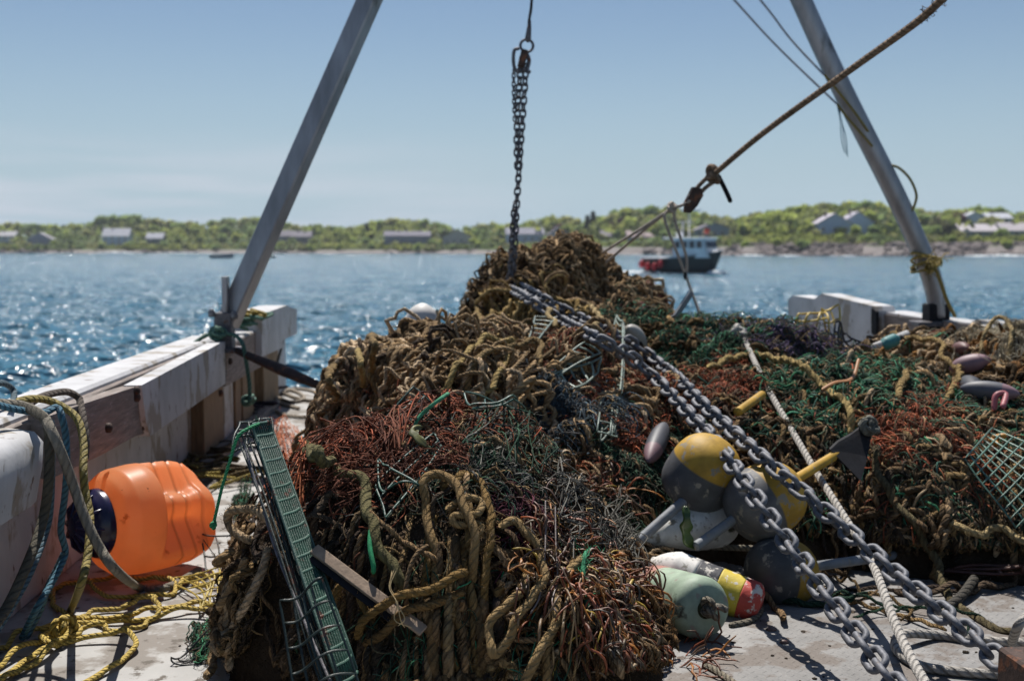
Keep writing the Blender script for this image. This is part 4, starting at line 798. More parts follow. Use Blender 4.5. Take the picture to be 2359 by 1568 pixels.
def panel(g, c4, nu, nv, r, col, seed=1, warp=.004, vary=True):
    """woven wire panel between four corner points; nu, nv wires"""
    rs = np.random.default_rng(seed); c = np.asarray(c4, float); m = 14
    def q(u, v): return (c[0] * ((1 - u) * (1 - v))[:, None] + c[1] * (u * (1 - v))[:, None] + c[2] * (u * v)[:, None] + c[3] * ((1 - u) * v)[:, None])
    t = np.linspace(0, 1, m); A = rs.normal(0, warp, (3, 3)); wv = lambda u, v: np.stack([np.sin(5 * u + 2 * v), np.sin(4 * v + 1 + u), np.sin(3 * u + 4 * v + 2)], 1) @ A
    for i in range(nu): u = np.full(m, i / max(nu - 1, 1)); P = q(u, t) + wv(u, t); tubes(g, P, r, np.asarray(col) * rs.uniform(.8, 1.2), K=6)
    for j in range(nv): v = np.full(m, j / max(nv - 1, 1)); P = q(t, v) + wv(t, v) + np.array([0, 0, r]); tubes(g, P, r, np.asarray(col) * rs.uniform(.8, 1.2), K=6)
    return g
def lat(g, a, b, prof, K=32):
    """prof rows (t along a->b, radius m, colour)"""
    a, b = np.asarray(a, float), np.asarray(b, float); L_ = np.linalg.norm(b - a); return lathe(g, [(max(r, .001), t * L_, c) for t, r, c in prof], K=K, M=frame(a, b - a))
def dense(prof, n=48):
    t = np.array([p[0] for p in prof]); r = np.array([p[1] for p in prof]); tt = np.linspace(t[0], t[-1], n); out = []
    q = np.stack([t, r, 0 * t], 1); 
    for x in tt:
        i = min(max(np.searchsorted(t, x) - 1, 0), len(t) - 2); f = (x - t[i]) / max(t[i + 1] - t[i], 1e-9); f = f * f * (3 - 2 * f) if False else f
        out.append((x, float(r[i] * (1 - f) + r[i + 1] * f), prof[i + 1][2] if True else 0))
    rr = np.array([o_[1] for o_ in out]); rr[1:-1] = .25 * rr[:-2] + .5 * rr[1:-1] + .25 * rr[2:]
    return [(o_[0], float(x), o_[2]) for o_, x in zip(out, rr)]
# ------------------------------------------------------------------ gallows posts
def post(label, pa, pb, wd, yawr):
    a, b = np.array(pa), np.array(pb); e = empty('gallows_post', a, label, 'post'); L_ = np.linalg.norm(b - a); ax = nrm(b - a); M = frame(a, b - a, (math.sin(yawr), math.cos(yawr), 0))
    g = Geo(); box(g, (-wd / 2, -wd / 2, 0), (wd / 2, wd / 2, L_), M=M, bev=.008); g.build('square_tube', M_ALU, e, smooth=False); return e, a, ax
e, a, ax = post('aluminium square post leaning from the left bulwark', at(523, 748, 6.35), at(1010, -362, 6.35), .105, .35)
g = Geo(); c = at(523, 700, 6.28); box(g, c + (-.025, -.02, -.16), c + (.005, .06, .15), bev=.004); g.build('side_bracket', M_ALU, e, smooth=False)
g = Geo(); c = at(518, 752, 6.3); box(g, c + (-.05, -.05, -.12), c + (.045, .06, .08), bev=.006); box(g, c + (-.09, -.08, -.14), c + (.09, .1, -.115), bev=.004); g.build('base_socket', M_IRON, e, smooth=False)
for dx in (-28, 24):
    g = Geo(); c = at(516 + dx, 728 + (5 if dx > 0 else 0), 6.24); lathe(g, [(.02, 0, (.3,) * 3), (.02, .022, (.3,) * 3), (.01, .04, (.3,) * 3)], K=8, M=frame(c, (0, -.3, 1))); g.build('bolt', M_GALV, e)
e = empty('gallows_post', at(2157, 712, 7.45), 'aluminium post leaning in from the right bulwark with a bend at its foot', 'post')
g = Geo(); tubes(g, cat(P3([(2159, 740, 7.45), (2157, 690, 7.45), (2148, 650, 7.45), (2130, 600, 7.45), (2060, 445, 7.45), (1939, 205, 7.45), (1840, -10, 7.45), (1660, -410, 7.45)]), .03), .066, (.2,) * 3, K=20); g.build('bent_tube', M_ALU, e)
g = Geo(); c = at(2157, 712, 7.45); box(g, c + (-.07, -.06, -.17), c + (.07, .08, .04), bev=.01); g.build('base_sleeve', M_BLACK, e, smooth=False)
g = Geo(); c = at(2165, 744, 7.42); box(g, c + (-.17, -.06, -.02), c + (.19, .12, .012), bev=.004); g.build('base_plate', M_IRON, e, smooth=False)
# ------------------------------------------------------------------ chains
def link_mesh(L_, W_, d, name):
    n, K = 40, 10; hs, R_ = (L_ - W_) / 2, (W_ - d) / 2; pts = []
    for i in range(n):
        t = i / n * 2 * math.pi; x, y = R_ * math.cos(t), R_ * math.sin(t); pts.append((x, y + (hs if y >= 0 else -hs), 0))
    P = np.array(pts); th = np.linspace(0, 6.283185, K, endpoint=False); V = []
    for i in range(n):
        T = nrm(P[(i + 1) % n] - P[i - 1]); Nn = np.cross(T, (0, 0, 1)); V.append(P[i] + d / 2 * (np.cos(th)[:, None] * Nn + np.sin(th)[:, None] * np.array([0, 0, 1.0])))
    idx = np.arange(n * K).reshape(n, K); Q = np.stack([idx, np.roll(idx, -1, 1), np.roll(np.roll(idx, -1, 1), -1, 0), np.roll(idx, -1, 0)], -1).reshape(-1, 4)
    g = Geo(); g.add(np.concatenate(V), Q); o = g.build(name, M_GALV, origin=(0, 0, 0)); me = o.data; bpy.data.objects.remove(o); return me
def chain(name, label, pts, L_, W_, d, mat, twist=.75, catg='chain', group=None, seed=2, skip=0):
    P = cat(P3(pts), .004); P[:, 2] = np.maximum(P[:, 2], H(P[:, 0], P[:, 1]) + (.06 if catg == 'chain' and L_ > .09 else 0)); win = 121 if L_ > .09 else 41; P[win // 2:-(win // 2)] = np.stack([np.convolve(P[:, k], np.ones(win) / win, 'valid') for k in range(3)], 1); pitch = L_ - 2 * d; s = np.concatenate([[0], np.cumsum(np.linalg.norm(np.diff(P, axis=0), axis=1))]); n = int(s[-1] / pitch); e = empty(name, P[0], label, catg, group); me = link_mesh(L_, W_, d, 'link'); me.materials.clear(); me.materials.append(mat)
    rs = np.random.default_rng(seed); ph = .55
    for i in range(n):
        q = [np.interp((i + k) * pitch, s, P[:, j]) for k in (0.5,) for j in range(3)]; a = np.array([np.interp(i * pitch, s, P[:, j]) for j in range(3)]); b = np.array([np.interp((i + 1) * pitch, s, P[:, j]) for j in range(3)])
        F = frame((0, 0, 0), b - a, (0, 0, 1)); ph += rs.normal(0, .07); ph = .55 + (ph - .55) * .95; an = ph + (math.pi / 2 if i % 2 else 0)
        x = math.cos(an) * F[:3, 0] + math.sin(an) * F[:3, 1]; z = F[:3, 2]; y = np.cross(z, x); M = Matrix([[*x], [*z], [*(-y)]]).transposed() if False else Matrix(np.stack([x, z, np.cross(x, z)], 1).tolist())
        o = bpy.data.objects.new('link', me); C.objects.link(o); o.parent = e; o.rotation_euler = M.to_euler(); o.location = Vector(np.array(q) - np.array(e['_o'])); o.rotation_euler.rotate_axis('X', rs.normal(0, .06))
    return e
KL = (.096, .066, .0185)
chain('galvanised_chain', 'heavy galvanised chain running to the bottom edge beside the white rope', [(1176, 664, 'r', 0.3), (1230, 697, 'r', .95), (1290, 735, 'r', .95), (1345, 763, 'r', .95), (1400, 792, 'r', .95), (1450, 820, 'r', .55), (1500, 860, 'r', .55), (1570, 935, 'r', 0.32), (1650, 1020, 3.88), (1690, 1075, 3.64), (1740, 1152, 3.42), (1805, 1235, 3.22), (1870, 1325, 3.05), (1935, 1415, 2.84), (2005, 1505, 2.66), (2090, 1620, 2.45)], *KL, M_GALV, seed=4)
chain('galvanised_chain', 'heavy galvanised chain crossing the white rope toward the rusty steel box', [(1200, 660, 'r', 0.3), (1255, 690, 'r', .95), (1315, 722, 'r', .95), (1370, 748, 'r', .95), (1425, 776, 'r', .95), (1475, 805, 'r', .55), (1530, 848, 'r', .55), (1605, 918, 'r', 0.32), (1685, 993, 4.02), (1765, 1062, 3.66), (1845, 1130, 3.52), (1935, 1207, 3.43), (2035, 1300, 3.18), (2125, 1377, 2.98), (2205, 1437, 2.82), (2295, 1515, 2.66), (2330, 1548, 2.6)], *KL, M_GALV, seed=9)
HY = 6.5
chain('hoist_chain', 'dark chain hanging from the hook straight down to the heap', [(1212, 150, HY), (1204, 260, HY), (1196, 380, HY), (1189, 480, HY), (1186, 560, HY), (1176, 668, HY)], .060, .044, .0118, M_IRON, seed=3)
chain('hoist_chain', 'short doubled run of dark chain below the hook', [(1200, 150, HY + .02), (1193, 230, HY + .02), (1190, 330, HY + .02), (1193, 395, HY + .02)], .060, .044, .0118, M_IRON, seed=5)
chain('hoist_chain', 'doubled dark chain just above the top of the heap', [(1186, 470, HY - .02), (1180, 540, HY - .02), (1178, 600, HY - .02), (1170, 668, HY - .02)], .060, .044, .0118, M_IRON, seed=6)
chain('hoist_chain', 'thin dark safety chain beside the hook', [(1183, 160, HY), (1183, 220, HY), (1186, 280, HY)], .04, .026, .008, M_IRON, seed=7)
e = empty('hook_block', at(1200, 140, HY), 'dark rusty hook and shackle under the hoist wire', 'hook')
g = Geo(); t = np.linspace(0, 6.2832, 30); c = at(1213, 106, HY); tubes(g, c + .036 * np.stack([np.cos(t), .25 * np.sin(t), np.sin(t)], 1), .008, (.1, .1, .1), K=8, cap=False); g.build('ring', M_IRON, e)
g = Geo(); lathe(g, [(.009, 0, (.1,) * 3), (.018, .02, (.1,) * 3), (.014, .07, (.1,) * 3), (.007, .12, (.1,) * 3)], K=12, M=frame(at(1215, 98, HY), at(1219, 60, HY) - at(1215, 98, HY))); g.build('wire_socket', M_IRON, e)
g = Geo(); tubes(g, cat([at(1196, 112, HY), at(1184, 118, HY), at(1183, 150, HY), at(1192, 166, HY), at(1206, 160, HY)], .005), .010, (.1,) * 3, K=8); tubes(g, cat([at(1212, 122, HY), at(1218, 140, HY), at(1214, 162, HY), at(1222, 168, HY)], .005), .012, (.1,) * 3, K=8); g.build('hook', M_IRON, e)
g = Geo(); box(g, (-.03, -.02, -.05), (.035, .02, .05), M=frame(at(1204, 136, HY), (.25, 0, 1)), bev=.008); box(g, (-.05, -.012, -.06), (-.035, .012, .03), M=frame(at(1200, 140, HY), (.15, 0, 1)), bev=.004); g.build('clevis', M_RUST, e, smooth=False)
rope('dark hoist wire running up from the hook', [(1217, 92, HY), (1222, 20, HY), (1224, -60, HY), (1232, -300, HY)], .008, (.03, .026, .024), mat=M_ROPE, name='hoist_wire', catg='wire', jit=.004)
# ------------------------------------------------------------------ lines overhead
BR = lin('7d6a58') * 1.1
P = P3([(1640, 405, 6.2), (1760, 305, 5.7), (1960, 160, 4.9), (2110, 52, 4.4), (2180, -10, 4.15), (2300, -110, 3.8)])
g = Geo(); tubes(g, cat(P, .01), .0155, BR, K=9); knot(g, at(1640, 405, 6.2), .035, .016, BR * 1.1, 3); tubes(g, cat(P3([(1636, 402, 6.2), (1612, 425, 6.2), (1600, 440, 6.2)]), .01), .012, BR, K=7); tubes(g, cat(P3([(1655, 412, 6.2), (1625, 432, 6.18), (1608, 452, 6.16)]), .01), .012, BR, K=7)
g2 = np.array(cat(P3([(2120, 45, 4.37), (2150, 18, 4.25), (2172, -4, 4.17)]), .01)); fuzzhair(g, g2[None], .018, 40, .025, [BR], rad=.0015)
tag(g.build('stay_rope', M_ROPE), 'thick brown rope slanting up to the right across the sky', 'rope')
rope('short black rope tail hanging from the knot in the brown rope', [(1652, 402, 6.19), (1664, 425, 6.19), (1676, 450, 6.19), (1683, 467, 6.19)], .013, (.012, .012, .016), name='rope_tail', catg='rope')
e = empty('pulley_block', at(1597, 458, 6.15), 'rusty brown pulley block at the lower end of the brown rope', 'pulley')
for k, sx in enumerate((-.022, .014)):
    g = Geo(); c = at(1596, 458, 6.15); pr_ = [(-.025, .055), (.02, .062), (.04, .03), (.03, -.03), (.01, -.075), (-.018, -.08), (-.035, -.03)]; M = np.array(Matrix.Rotation(.35, 3, 'Y')); slab(g, [c + M @ np.array([x * 1.05, sx * 1.2, z * 1.05]) for x, z in pr_], (0, .012, 0)); fixn(g.build('cheek', M_RUST, e, smooth=False))
g = Geo(); lathe(g, [(.03, 0, (.1,) * 3), (.022, .01, (.1,) * 3), (.03, .02, (.1,) * 3)], K=18, M=frame(at(1594, 458, 6.14), (0, 1, 0))); g.build('sheave', M_IRON, e)
PALE = lin('c4b6a8') * .95
rope('pale rope from the pulley block down to the top of the heap', [(1590, 462, 6.12), (1568, 474, 6.15), (1545, 482, 6.2), (1470, 531, 6.6), (1375, 590, 7.0), (1340, 615, 7.05)], .0085, PALE, mat=M_LAID, group=None)
rope('pale rope lying just below the other pale rope to the heap', [(1545, 482, 6.2), (1490, 525, 6.5), (1430, 575, 6.8), (1370, 627, 7.0), (1352, 640, 7.05)], .0085, PALE, mat=M_LAID)
g = Geo(); k = at(1546, 480, 6.2)
for pts in ([(1542, 482, 6.2), (1530, 500, 6.2), (1542, 540, 6.2), (1560, 585, 6.2), (1573, 620, 6.2), (1578, 634, 6.2)], [(1550, 482, 6.2), (1555, 510, 6.2), (1567, 548, 6.2), (1580, 590, 6.2), (1582, 615, 6.2), (1579, 634, 6.2)], [(1579, 634, 6.2), (1592, 670, 6.15), (1606, 708, 6.1), (1617, 742, 6.05)]): tubes(g, cat(P3(pts), .008), .008, PALE, K=8)
knot(g, k, .03, .009, PALE, 8); tag(g.build('rope', M_LAID), 'knotted pale rope loop hanging below the pulley block', 'rope')
g = Geo(); t = at(1578, 636, 6.19); tubes(g, np.array([t + (0, 0, .02), t, t - (0, 0, .02)]), .012, (.01, .01, .01), K=8); tag(g.build('tape_wrap', M_BLACK), 'black tape wrap at the bottom of the hanging pale loop', 'tape')
TC = lin('b0b6c2') * .9
rope('thin grey line reaching the right post lower down', [(1500, -210, 7.6), (1690, 0, 7.55), (1790, 108, 7.5), (1927, 240, 7.4)], .0075, TC, mat=M_LAID, K=6)
rope('thin grey line reaching the right post higher up', [(1560, -220, 7.6), (1750, 0, 7.55), (1820, 90, 7.5), (1898, 174, 7.4)], .0075, TC, mat=M_LAID, K=6)
YL = lin('b39c4a') * .8
g = Geo()
for pts in ([(1898, 172, 7.35), (1925, 205, 7.32), (1965, 255, 7.33), (1997, 300, 7.38), (2008, 318, 7.5)], [(1927, 240, 7.36), (1950, 270, 7.33), (1985, 310, 7.34), (2010, 340, 7.4), (2022, 365, 7.52)]): tubes(g, cat(P3(pts), .01), .008, YL * .7, K=7)
tag(g.build('rope_lashing', M_LAID), 'dull yellow rope lashed in two turns around the right post', 'rope')
rope('yellow and grey rope end bowing out beyond the right post', [(2040, 380, 7.45), (2068, 386, 7.4), (2095, 412, 7.4), (2110, 448, 7.4), (2105, 475, 7.4), (2095, 492, 7.4)], .009, lin('a89a62') * .8, mat=M_LAID)
g = Geo()
for dx in (0, 5, 9): tubes(g, cat(jig(P3([(1928 + dx * .3, 242, 7.38), (1934 + dx * .6, 280, 7.38), (1938 + dx, 320, 7.38), (1944 + dx, 352 + dx, 7.38)]), .004, dx), .02), .003, lin('4f7f95') * .8, K=5)
tag(g.build('frayed_line', M_NET), 'blue frayed strands hanging from the right post', 'line')
g = Geo(); c = at(2142, 605, 7.35)
for k in range(4): t = np.linspace(0, 6.283, 26); tubes(g, c + np.stack([.095 * np.cos(t), .095 * np.sin(t) + .06, .05 * np.cos(t + k) * .6 + (k - 1.5) * .022 + 0 * t], 1), .009, YL * 1.1, K=7, cap=False)
knot(g, at(2148, 612, 7.25), .04, .009, YL * 1.1, 5); tubes(g, cat(P3([(2155, 620, 7.25), (2166, 650, 7.25), (2180, 690, 7.25), (2200, 730, 7.3)]), .01), .012, YL * .8, K=7); fuzzhair(g, cat(P3([(2135, 590, 7.2), (2150, 615, 7.2)]), .01)[None], .02, 30, .12, [YL], rad=.003)
tag(g.build('rope_lashing', M_LAID), 'bright yellow rope wound round the foot of the right post', 'rope')
# ------------------------------------------------------------------ left side: ropes over the rail, fender, deck ropes
GR, BL, YE = lin('8a857a') * .75, lin('4c7f96') * .75, lin('cdb158') * .95
def rail(px, py, dz=0.0, X=-1.12): return onpl(px, py, (X, 0, 0), (1, 0, 0)) + np.array([0, 0, dz])
def RL(pts): return np.array([rail(p[0], p[1], 0, p[2]) if len(p) == 3 and p[2] < 0 else (onz(p[0], p[1], .02) if p[2] == 'd' else at(*p)) for p in pts])
def railrope(label, pts, r, col, mat=M_BRAID, **kw): return rope(label, RLm(pts), r, col, mat=mat, world=True, group=None, **kw)
def RLm(pts):
    q = []
    for p in pts: q.append(onz(p[0], p[1], .02) if p[2] == 'd' else rail(p[0], p[1], 0, p[2]))
    return np.array(q)
railrope('thick grey rope over the white rail hanging to the yellow rope coil', [(-60, 925, -1.25), (0, 929, -1.22), (50, 934, -1.18), (95, 955, -1.10), (115, 985, -1.05), (140, 1040, -1.02), (170, 1120, -1.0), (195, 1190, -.97), (230, 1262, -.93), (270, 1315, -.90), (320, 1352, 'd'), (370, 1356, 'd'), (420, 1335, 'd'), (460, 1310, 'd')], .0138, lin('938c7f') * .8)
railrope('dark grey rope hanging close against the end of the white rail', [(40, 930, -1.2), (100, 962, -1.08), (113, 1010, -1.06), (112, 1100, -1.06), (100, 1190, -1.08), (70, 1280, -1.08), (20, 1390, -1.1), (-20, 1450, -1.1)], .0135, lin('6f6a5e') * .6)
railrope('brown grey rope looped highest above the white rail', [(60, 935, -1.26), (100, 912, -1.26), (150, 902, -1.24), (180, 915, -1.22), (186, 935, -1.2), (192, 965, -1.17), (198, 1010, -1.15), (196, 1060, -1.15)], .012, lin('7a7068') * .7)
railrope('yellow rope hanging from the white rail in front of the orange buoy', [(38, 925, -1.22), (70, 918, -1.2), (110, 922, -1.18), (150, 940, -1.13), (180, 968, -1.08), (192, 1020, -1.05), (192, 1080, -1.03), (196, 1130, -1.02), (206, 1180, -1.0), (206, 1230, -.98), (200, 1290, -.97), (185, 1350, -.97), (165, 1400, 'd'), (148, 1432, 'd')], .0115, lin('a08f4a') * .75, mat=M_LAID)
railrope('blue rope lying over the white rail and hanging behind the grey rope', [(-40, 922, -1.2), (0, 934, -1.19), (50, 945, -1.16), (100, 950, -1.12), (130, 938, -1.1), (142, 960, -1.08), (152, 1010, -1.08), (153, 1090, -1.08), (148, 1150, -1.1), (140, 1220, -1.12), (150, 1275, -1.12), (120, 1340, -1.13), (85, 1400, -1.15), (50, 1470, 'd')], .010, BL, mat=M_LAID)
railrope('second blue rope slanting down along the white side panel', [(118, 965, -1.12), (120, 1040, -1.12), (118, 1150, -1.14), (108, 1220, -1.15), (70, 1320, -1.16), (20, 1410, -1.18), (-20, 1470, -1.2)], .009, lin('5f7f90') * .7, mat=M_LAID)
railrope('blue grey rope end arching up beyond the white rail', [(-30, 888, -1.36), (5, 882, -1.36), (28, 895, -1.36), (32, 915, -1.34), (26, 935, -1.3)], .010, lin('56707c') * .7, mat=M_LAID)
railrope('twisted light blue rope lying at the foot of the side panel', [(148, 1270, -1.12), (130, 1310, -1.15), (110, 1350, -1.18), (95, 1400, -1.2), (60, 1470, -1.22)], .009, lin('5d8496') * .7, mat=M_LAID)
g = Geo()
for pts in ([(545, 1330), (470, 1332), (380, 1345), (250, 1335), (150, 1345), (120, 1370), (140, 1408), (220, 1430), (330, 1420), (440, 1402), (520, 1398)], [(520, 1420), (430, 1412), (330, 1425), (230, 1432), (160, 1440), (120, 1450), (95, 1470), (110, 1490), (150, 1480), (162, 1455), (130, 1440), (90, 1450)],
            [(150, 1448), (190, 1425), (225, 1432), (260, 1452), (330, 1440), (362, 1410), (355, 1385), (320, 1385), (280, 1400), (230, 1405), (180, 1420)], [(-20, 1575), (60, 1520), (120, 1488), (190, 1474), (260, 1470), (305, 1474), (312, 1490), (280, 1520), (230, 1552), (160, 1590)],
            [(-20, 1510), (50, 1465), (110, 1440), (170, 1430)], [(-20, 1545), (60, 1495), (130, 1462), (190, 1450), (240, 1450)], [(400, 1360), (440, 1340), (480, 1352), (520, 1340)], [(200, 1345), (240, 1372), (330, 1372), (400, 1366), (380, 1340), (300, 1338)], [(-30, 1590), (40, 1545), (100, 1515), (150, 1470)]):
    P = cat(np.array([onz(x, y, .012) for x, y in pts]), .008); P = jig(P, .005, len(pts) + abs(int(pts[0][0]))); P[:, 2] = np.maximum(P[:, 2], .011) + .018 * np.clip(np.sin(np.linspace(0, 9, len(P)) + len(g.v)), 0, 1); tubes(g, P, .0080, YE * rng.uniform(.85, 1.1), K=8)
knot(g, onz(150, 1445, .03), .035, .0098, YE, 4); tag(g.build('rope_coil', M_LAID), 'loose yellow rope coils lying on the deck below the orange buoy', 'rope')
g = Geo(); panel(g, [onz(405, 1325, .03), onz(525, 1310, .09), onz(540, 1380, .06), onz(440, 1410, .015)], 7, 6, .0032, lin('b8a24a') * .75, 3, .01)
tag(g.build('wire_mesh', M_WIRE), 'bent yellow wire mesh piece on the yellow rope coils', 'wire mesh')
g = Geo(); panel(g, [onz(478, 1245, .08) + (0, -.12, .05), onz(545, 1250, .1) + (0, -.12, .05), onz(548, 1310, .05) + (0, -.12, 0), onz(500, 1300, .04) + (0, -.12, 0)], 3, 3, .0032, lin('2c3230') * .6, 5, .008); tubes(g, np.array([onz(478, 1245, .08) + (0, -.12, .05), onz(548, 1310, .05) + (0, -.12, 0)]), .003, lin('2c3230') * .6, K=6)
tag(g.build('wire_mesh', M_WIRE), 'small dark wire frame between the orange buoy and the front heap', 'wire mesh')
# orange fender
M_ORNG = mk('orange_vinyl', base='Col', rough=.38, nscale=8, var=.08, bump=.08, bscale=20, spec=.5, spots=((.62, .20, .07), .64, 11), spots2=((.25, .10, .05), .70, 30))
t_ = M_ORNG.node_tree; b_ = t_.nodes['Principled BSDF']; tr_ = t_.nodes.new('ShaderNodeBsdfTranslucent'); mx_ = t_.nodes.new('ShaderNodeMixShader'); mx_.inputs[0].default_value = .66
t_.links.new(b_.inputs['Base Color'].links[0].from_socket, tr_.inputs[0]); t_.links.new(b_.outputs[0], mx_.inputs[1]); t_.links.new(tr_.outputs[0], mx_.inputs[2]); t_.links.new(mx_.outputs[0], t_.nodes['Material Output'].inputs[0])
fa, fax = np.array([-1.185, 3.86, .228]), nrm(np.array([.68, .73, -.05])); FL = .47
e = empty('orange_buoy', fa, 'large dented orange buoy with a navy blue end lying by the left bulwark', 'buoy')
OR = np.array([1.0, .48, .23]); g = Geo(); n, K = 90, 96; tt = np.linspace(0, 1, n); rp = np.interp(tt, [0, .02, .08, .16, .3, .5, .7, .82, .92, .97, 1], [.088, .098, .155, .182, .190, .190, .186, .170, .125, .07, .002]); rp[1:-1] = .25 * rp[:-2] + .5 * rp[1:-1] + .25 * rp[2:]
M = frame(fa, fax); th = np.linspace(0, 2 * math.pi, K, endpoint=False); V = []; cc = []
tocam = nrm(np.array([0, 0, CAMZ]) - (fa + fax * .3)); upv = np.array([0, 0, 1.0])
for i, t in enumerate(tt):
    dirs = np.cos(th)[:, None] * M[:3, 0] + np.sin(th)[:, None] * M[:3, 1]; f = dirs @ nrm(tocam * .95 + upv * .34 - fax * np.dot(tocam * .95 + upv * .34, fax))
    ang = np.clip((f - .28) / .72, 0, 1); along = np.clip((t - .36) / .07, 0, 1) * np.clip((1.02 - t) / .3, 0, 1)
    r_ = rp[i] - .125 * along * (ang ** .8) * (3 - 2 * ang) / 1.0 * .75
    gro = sum(math.exp(-((t - c0) / .010) ** 2) for c0 in (.56, .68, .80)); wav = .012 * np.sin(th * 2 + 1)
    r_ = r_ - .006 * gro * (rp[i] > .1) + .004 * np.sin(3 * th + 4 * t); V.append(fa + fax * (t * FL + wav * along)[:, None] if False else fa + fax * (t * FL) + dirs * r_[:, None]); cc.append(np.tile(OR * (1 - .42 * gro * along), (K, 1)))
idx = np.arange(n * K).reshape(n, K); Q = np.stack([idx[:-1], np.roll(idx[:-1], -1, 1), np.roll(idx[1:], -1, 1), idx[1:]], -1).reshape(-1, 4); g.add(np.concatenate(V), Q, col=np.concatenate(cc)); fixn(g.build('body', M_ORNG, e))
NV = (.012, .012, .05); g = Geo(); lat(g, fa + fax * .022, fa - fax * .075, dense([(0, .118, NV), (.2, .116, NV), (.5, .1, NV), (.8, .066, NV), (1, .03, NV)], 24), K=48); g.build('end_cap', M_FLOAT if False else mk('navy_vinyl', base=NV, rough=.25, nscale=6, var=.1, bump=.05), e)
g = Geo()
for k in range(10):
    a_ = k * .628; dv = math.cos(a_) * M[:3, 0] + math.sin(a_) * M[:3, 1]; tubes(g, np.array([fa - fax * .074 + dv * .03, fa - fax * .056 + dv * .075, fa - fax * .02 + dv * .108]), .006, NV, K=6)
g.build('cap_rib', mk('navy_vinyl_rib', base=(.02, .02, .07), rough=.3, nscale=6, var=.1, bump=.05), e)
# things along the left bulwark
e_ = at(541, 806, 6.25); f_ = at(775, 905, 5.55); g = Geo(); tubes(g, np.array([e_, .5 * (e_ + f_), f_]), .031, (.1, .07, .06), K=14); tag(g.build('brace_pole', M_RUST), 'rusty brown pole slanting from the left post into the heap', 'pole')
LG = lin('5f8a78') * .75
g = Geo(); tubes(g, cat(P3([(412, 812, 6.1), (440, 795, 6.2), (470, 775, 6.25), (495, 767, 6.2), (520, 768, 6.2), (545, 775, 6.2), (560, 795, 6.15), (568, 840, 6.15), (574, 880, 6.15), (575, 910, 6.15)]), .01), .011, LG, K=8); knot(g, at(574, 918, 6.15), .03, .012, LG, 2); knot(g, at(500, 768, 6.2), .035, .011, LG, 6)
tag(g.build('rope', M_LAID), 'faded green rope tied round the left post and hanging down inboard', 'rope')
g = Geo()
for k in range(9): a0 = at(545 + rng.uniform(-5, 60), 745 - rng.uniform(0, 30), 7.0); tubes(g, cat(np.array([a0 + rng.normal(0, .05, 3) * (1, 1, .3) for q in range(6)]), .01), .010, (LG * 1.2 if k % 3 else YL), K=6)
tag(g.build('rope_coil', M_LAID), 'small pale green and yellow rope heap on the left rail near the stern', 'rope')
g = Geo(); tubes(g, cat(P3([(655, 715, 8.6), (655, 760, 8.6), (648, 800, 8.6), (640, 830, 8.6), (636, 850, 8.6)]), .02), .011, (.09, .1, .11), K=6); tag(g.build('rope', M_LAID), 'thin dark rope tied round the white stern end board', 'rope')
g = Geo()
for pts in ([(640, 905), (680, 895), (720, 900), (738, 912), (720, 922), (680, 915), (650, 905), (635, 915), (650, 930), (690, 940)], [(635, 945), (655, 955), (700, 960), (735, 955)], [(650, 890), (690, 905), (700, 918), (670, 925), (640, 915)]): tubes(g, cat(np.array([onz(x, y, .015) for x, y in pts]), .015), .013, lin('b8aa98') * .7, K=7)
tag(g.build('rope_coil', M_LAID), 'pale rope coil on the white deck near the stern', 'rope')
g = Geo()
for k in range(18):
    c = onz(rng.uniform(415, 545), rng.uniform(1020, 1110), .02); m = 9; q = [c + rng.normal(0, .1, 3) * (1, 1, 0) + (0, 0, rng.uniform(0, .05)) for z in range(m)]; tubes(g, cat(np.array(q), .015), rng.uniform(.006, .012), pick([lin('8a7a5a') * .6, lin('a08f50') * .7, lin('5a4c3a') * .6], 1)[0], K=6)
tag(g.build('rope_tangle', M_ROPE), 'muddy yellow and brown rope heap on the deck behind the orange buoy', 'rope')
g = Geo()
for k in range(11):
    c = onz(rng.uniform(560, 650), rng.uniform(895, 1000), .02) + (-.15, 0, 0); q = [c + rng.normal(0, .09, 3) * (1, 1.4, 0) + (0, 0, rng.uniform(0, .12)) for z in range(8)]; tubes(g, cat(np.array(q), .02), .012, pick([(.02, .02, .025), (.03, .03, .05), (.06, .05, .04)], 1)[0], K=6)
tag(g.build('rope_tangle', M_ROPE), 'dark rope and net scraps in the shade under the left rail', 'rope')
# ------------------------------------------------------------------ front heap: the trap, plank, hero ropes
e = empty('lobster_trap', at(680, 1300, 2.85), 'crushed green wire trap standing on edge at the left of the front heap', 'trap')
TG, TD = lin('35705c') * .8, lin('2a3a36') * .6
A0, A1 = at(583, 985, 3.02), at(784, 1585, 2.48); B0, B1 = A0 + (.024, .085, .005), A1 + (.03, .085, .005)
g = Geo(); panel(g, [A0, A1, B1, B0], 2, 11, .0036, TG * .42, 2, .002); g.build('long_wires', M_WIRE, e)
g = Geo(); panel(g, [A0 + (0, 0, .005), A1 + (0, 0, .005), B1 + (0, 0, .005), B0 + (0, 0, .005)], 19, 2, .0038, lin('587f70') * .5, 2, .002); g.build('cross_wires', M_WIRE, e)  # paler colour than the long wires paints the sunlit upper side
g = Geo(); off = np.array([-.035, -.012, -.012]); panel(g, [A0 + off, A1 + off, B1 + off, B0 + off], 2, 7, .0030, TD, 3, .003); g.build('inner_panel', M_WIRE, e)
g = Geo(); P = [at(536, 1035, 2.98), at(548, 972, 3.08), at(600, 966, 3.10), at(600, 1030, 3.02)]; panel(g, P, 4, 3, .0030, TD, 4, .004)
for k, q in enumerate(P): tubes(g, np.array([q, q + (.02, .09, -.01)]), .003, TD, K=6)
panel(g, [q + (.02, .09, -.01) for q in P], 2, 2, .003, TD, 5, .004); g.build('end_frame', M_WIRE, e)
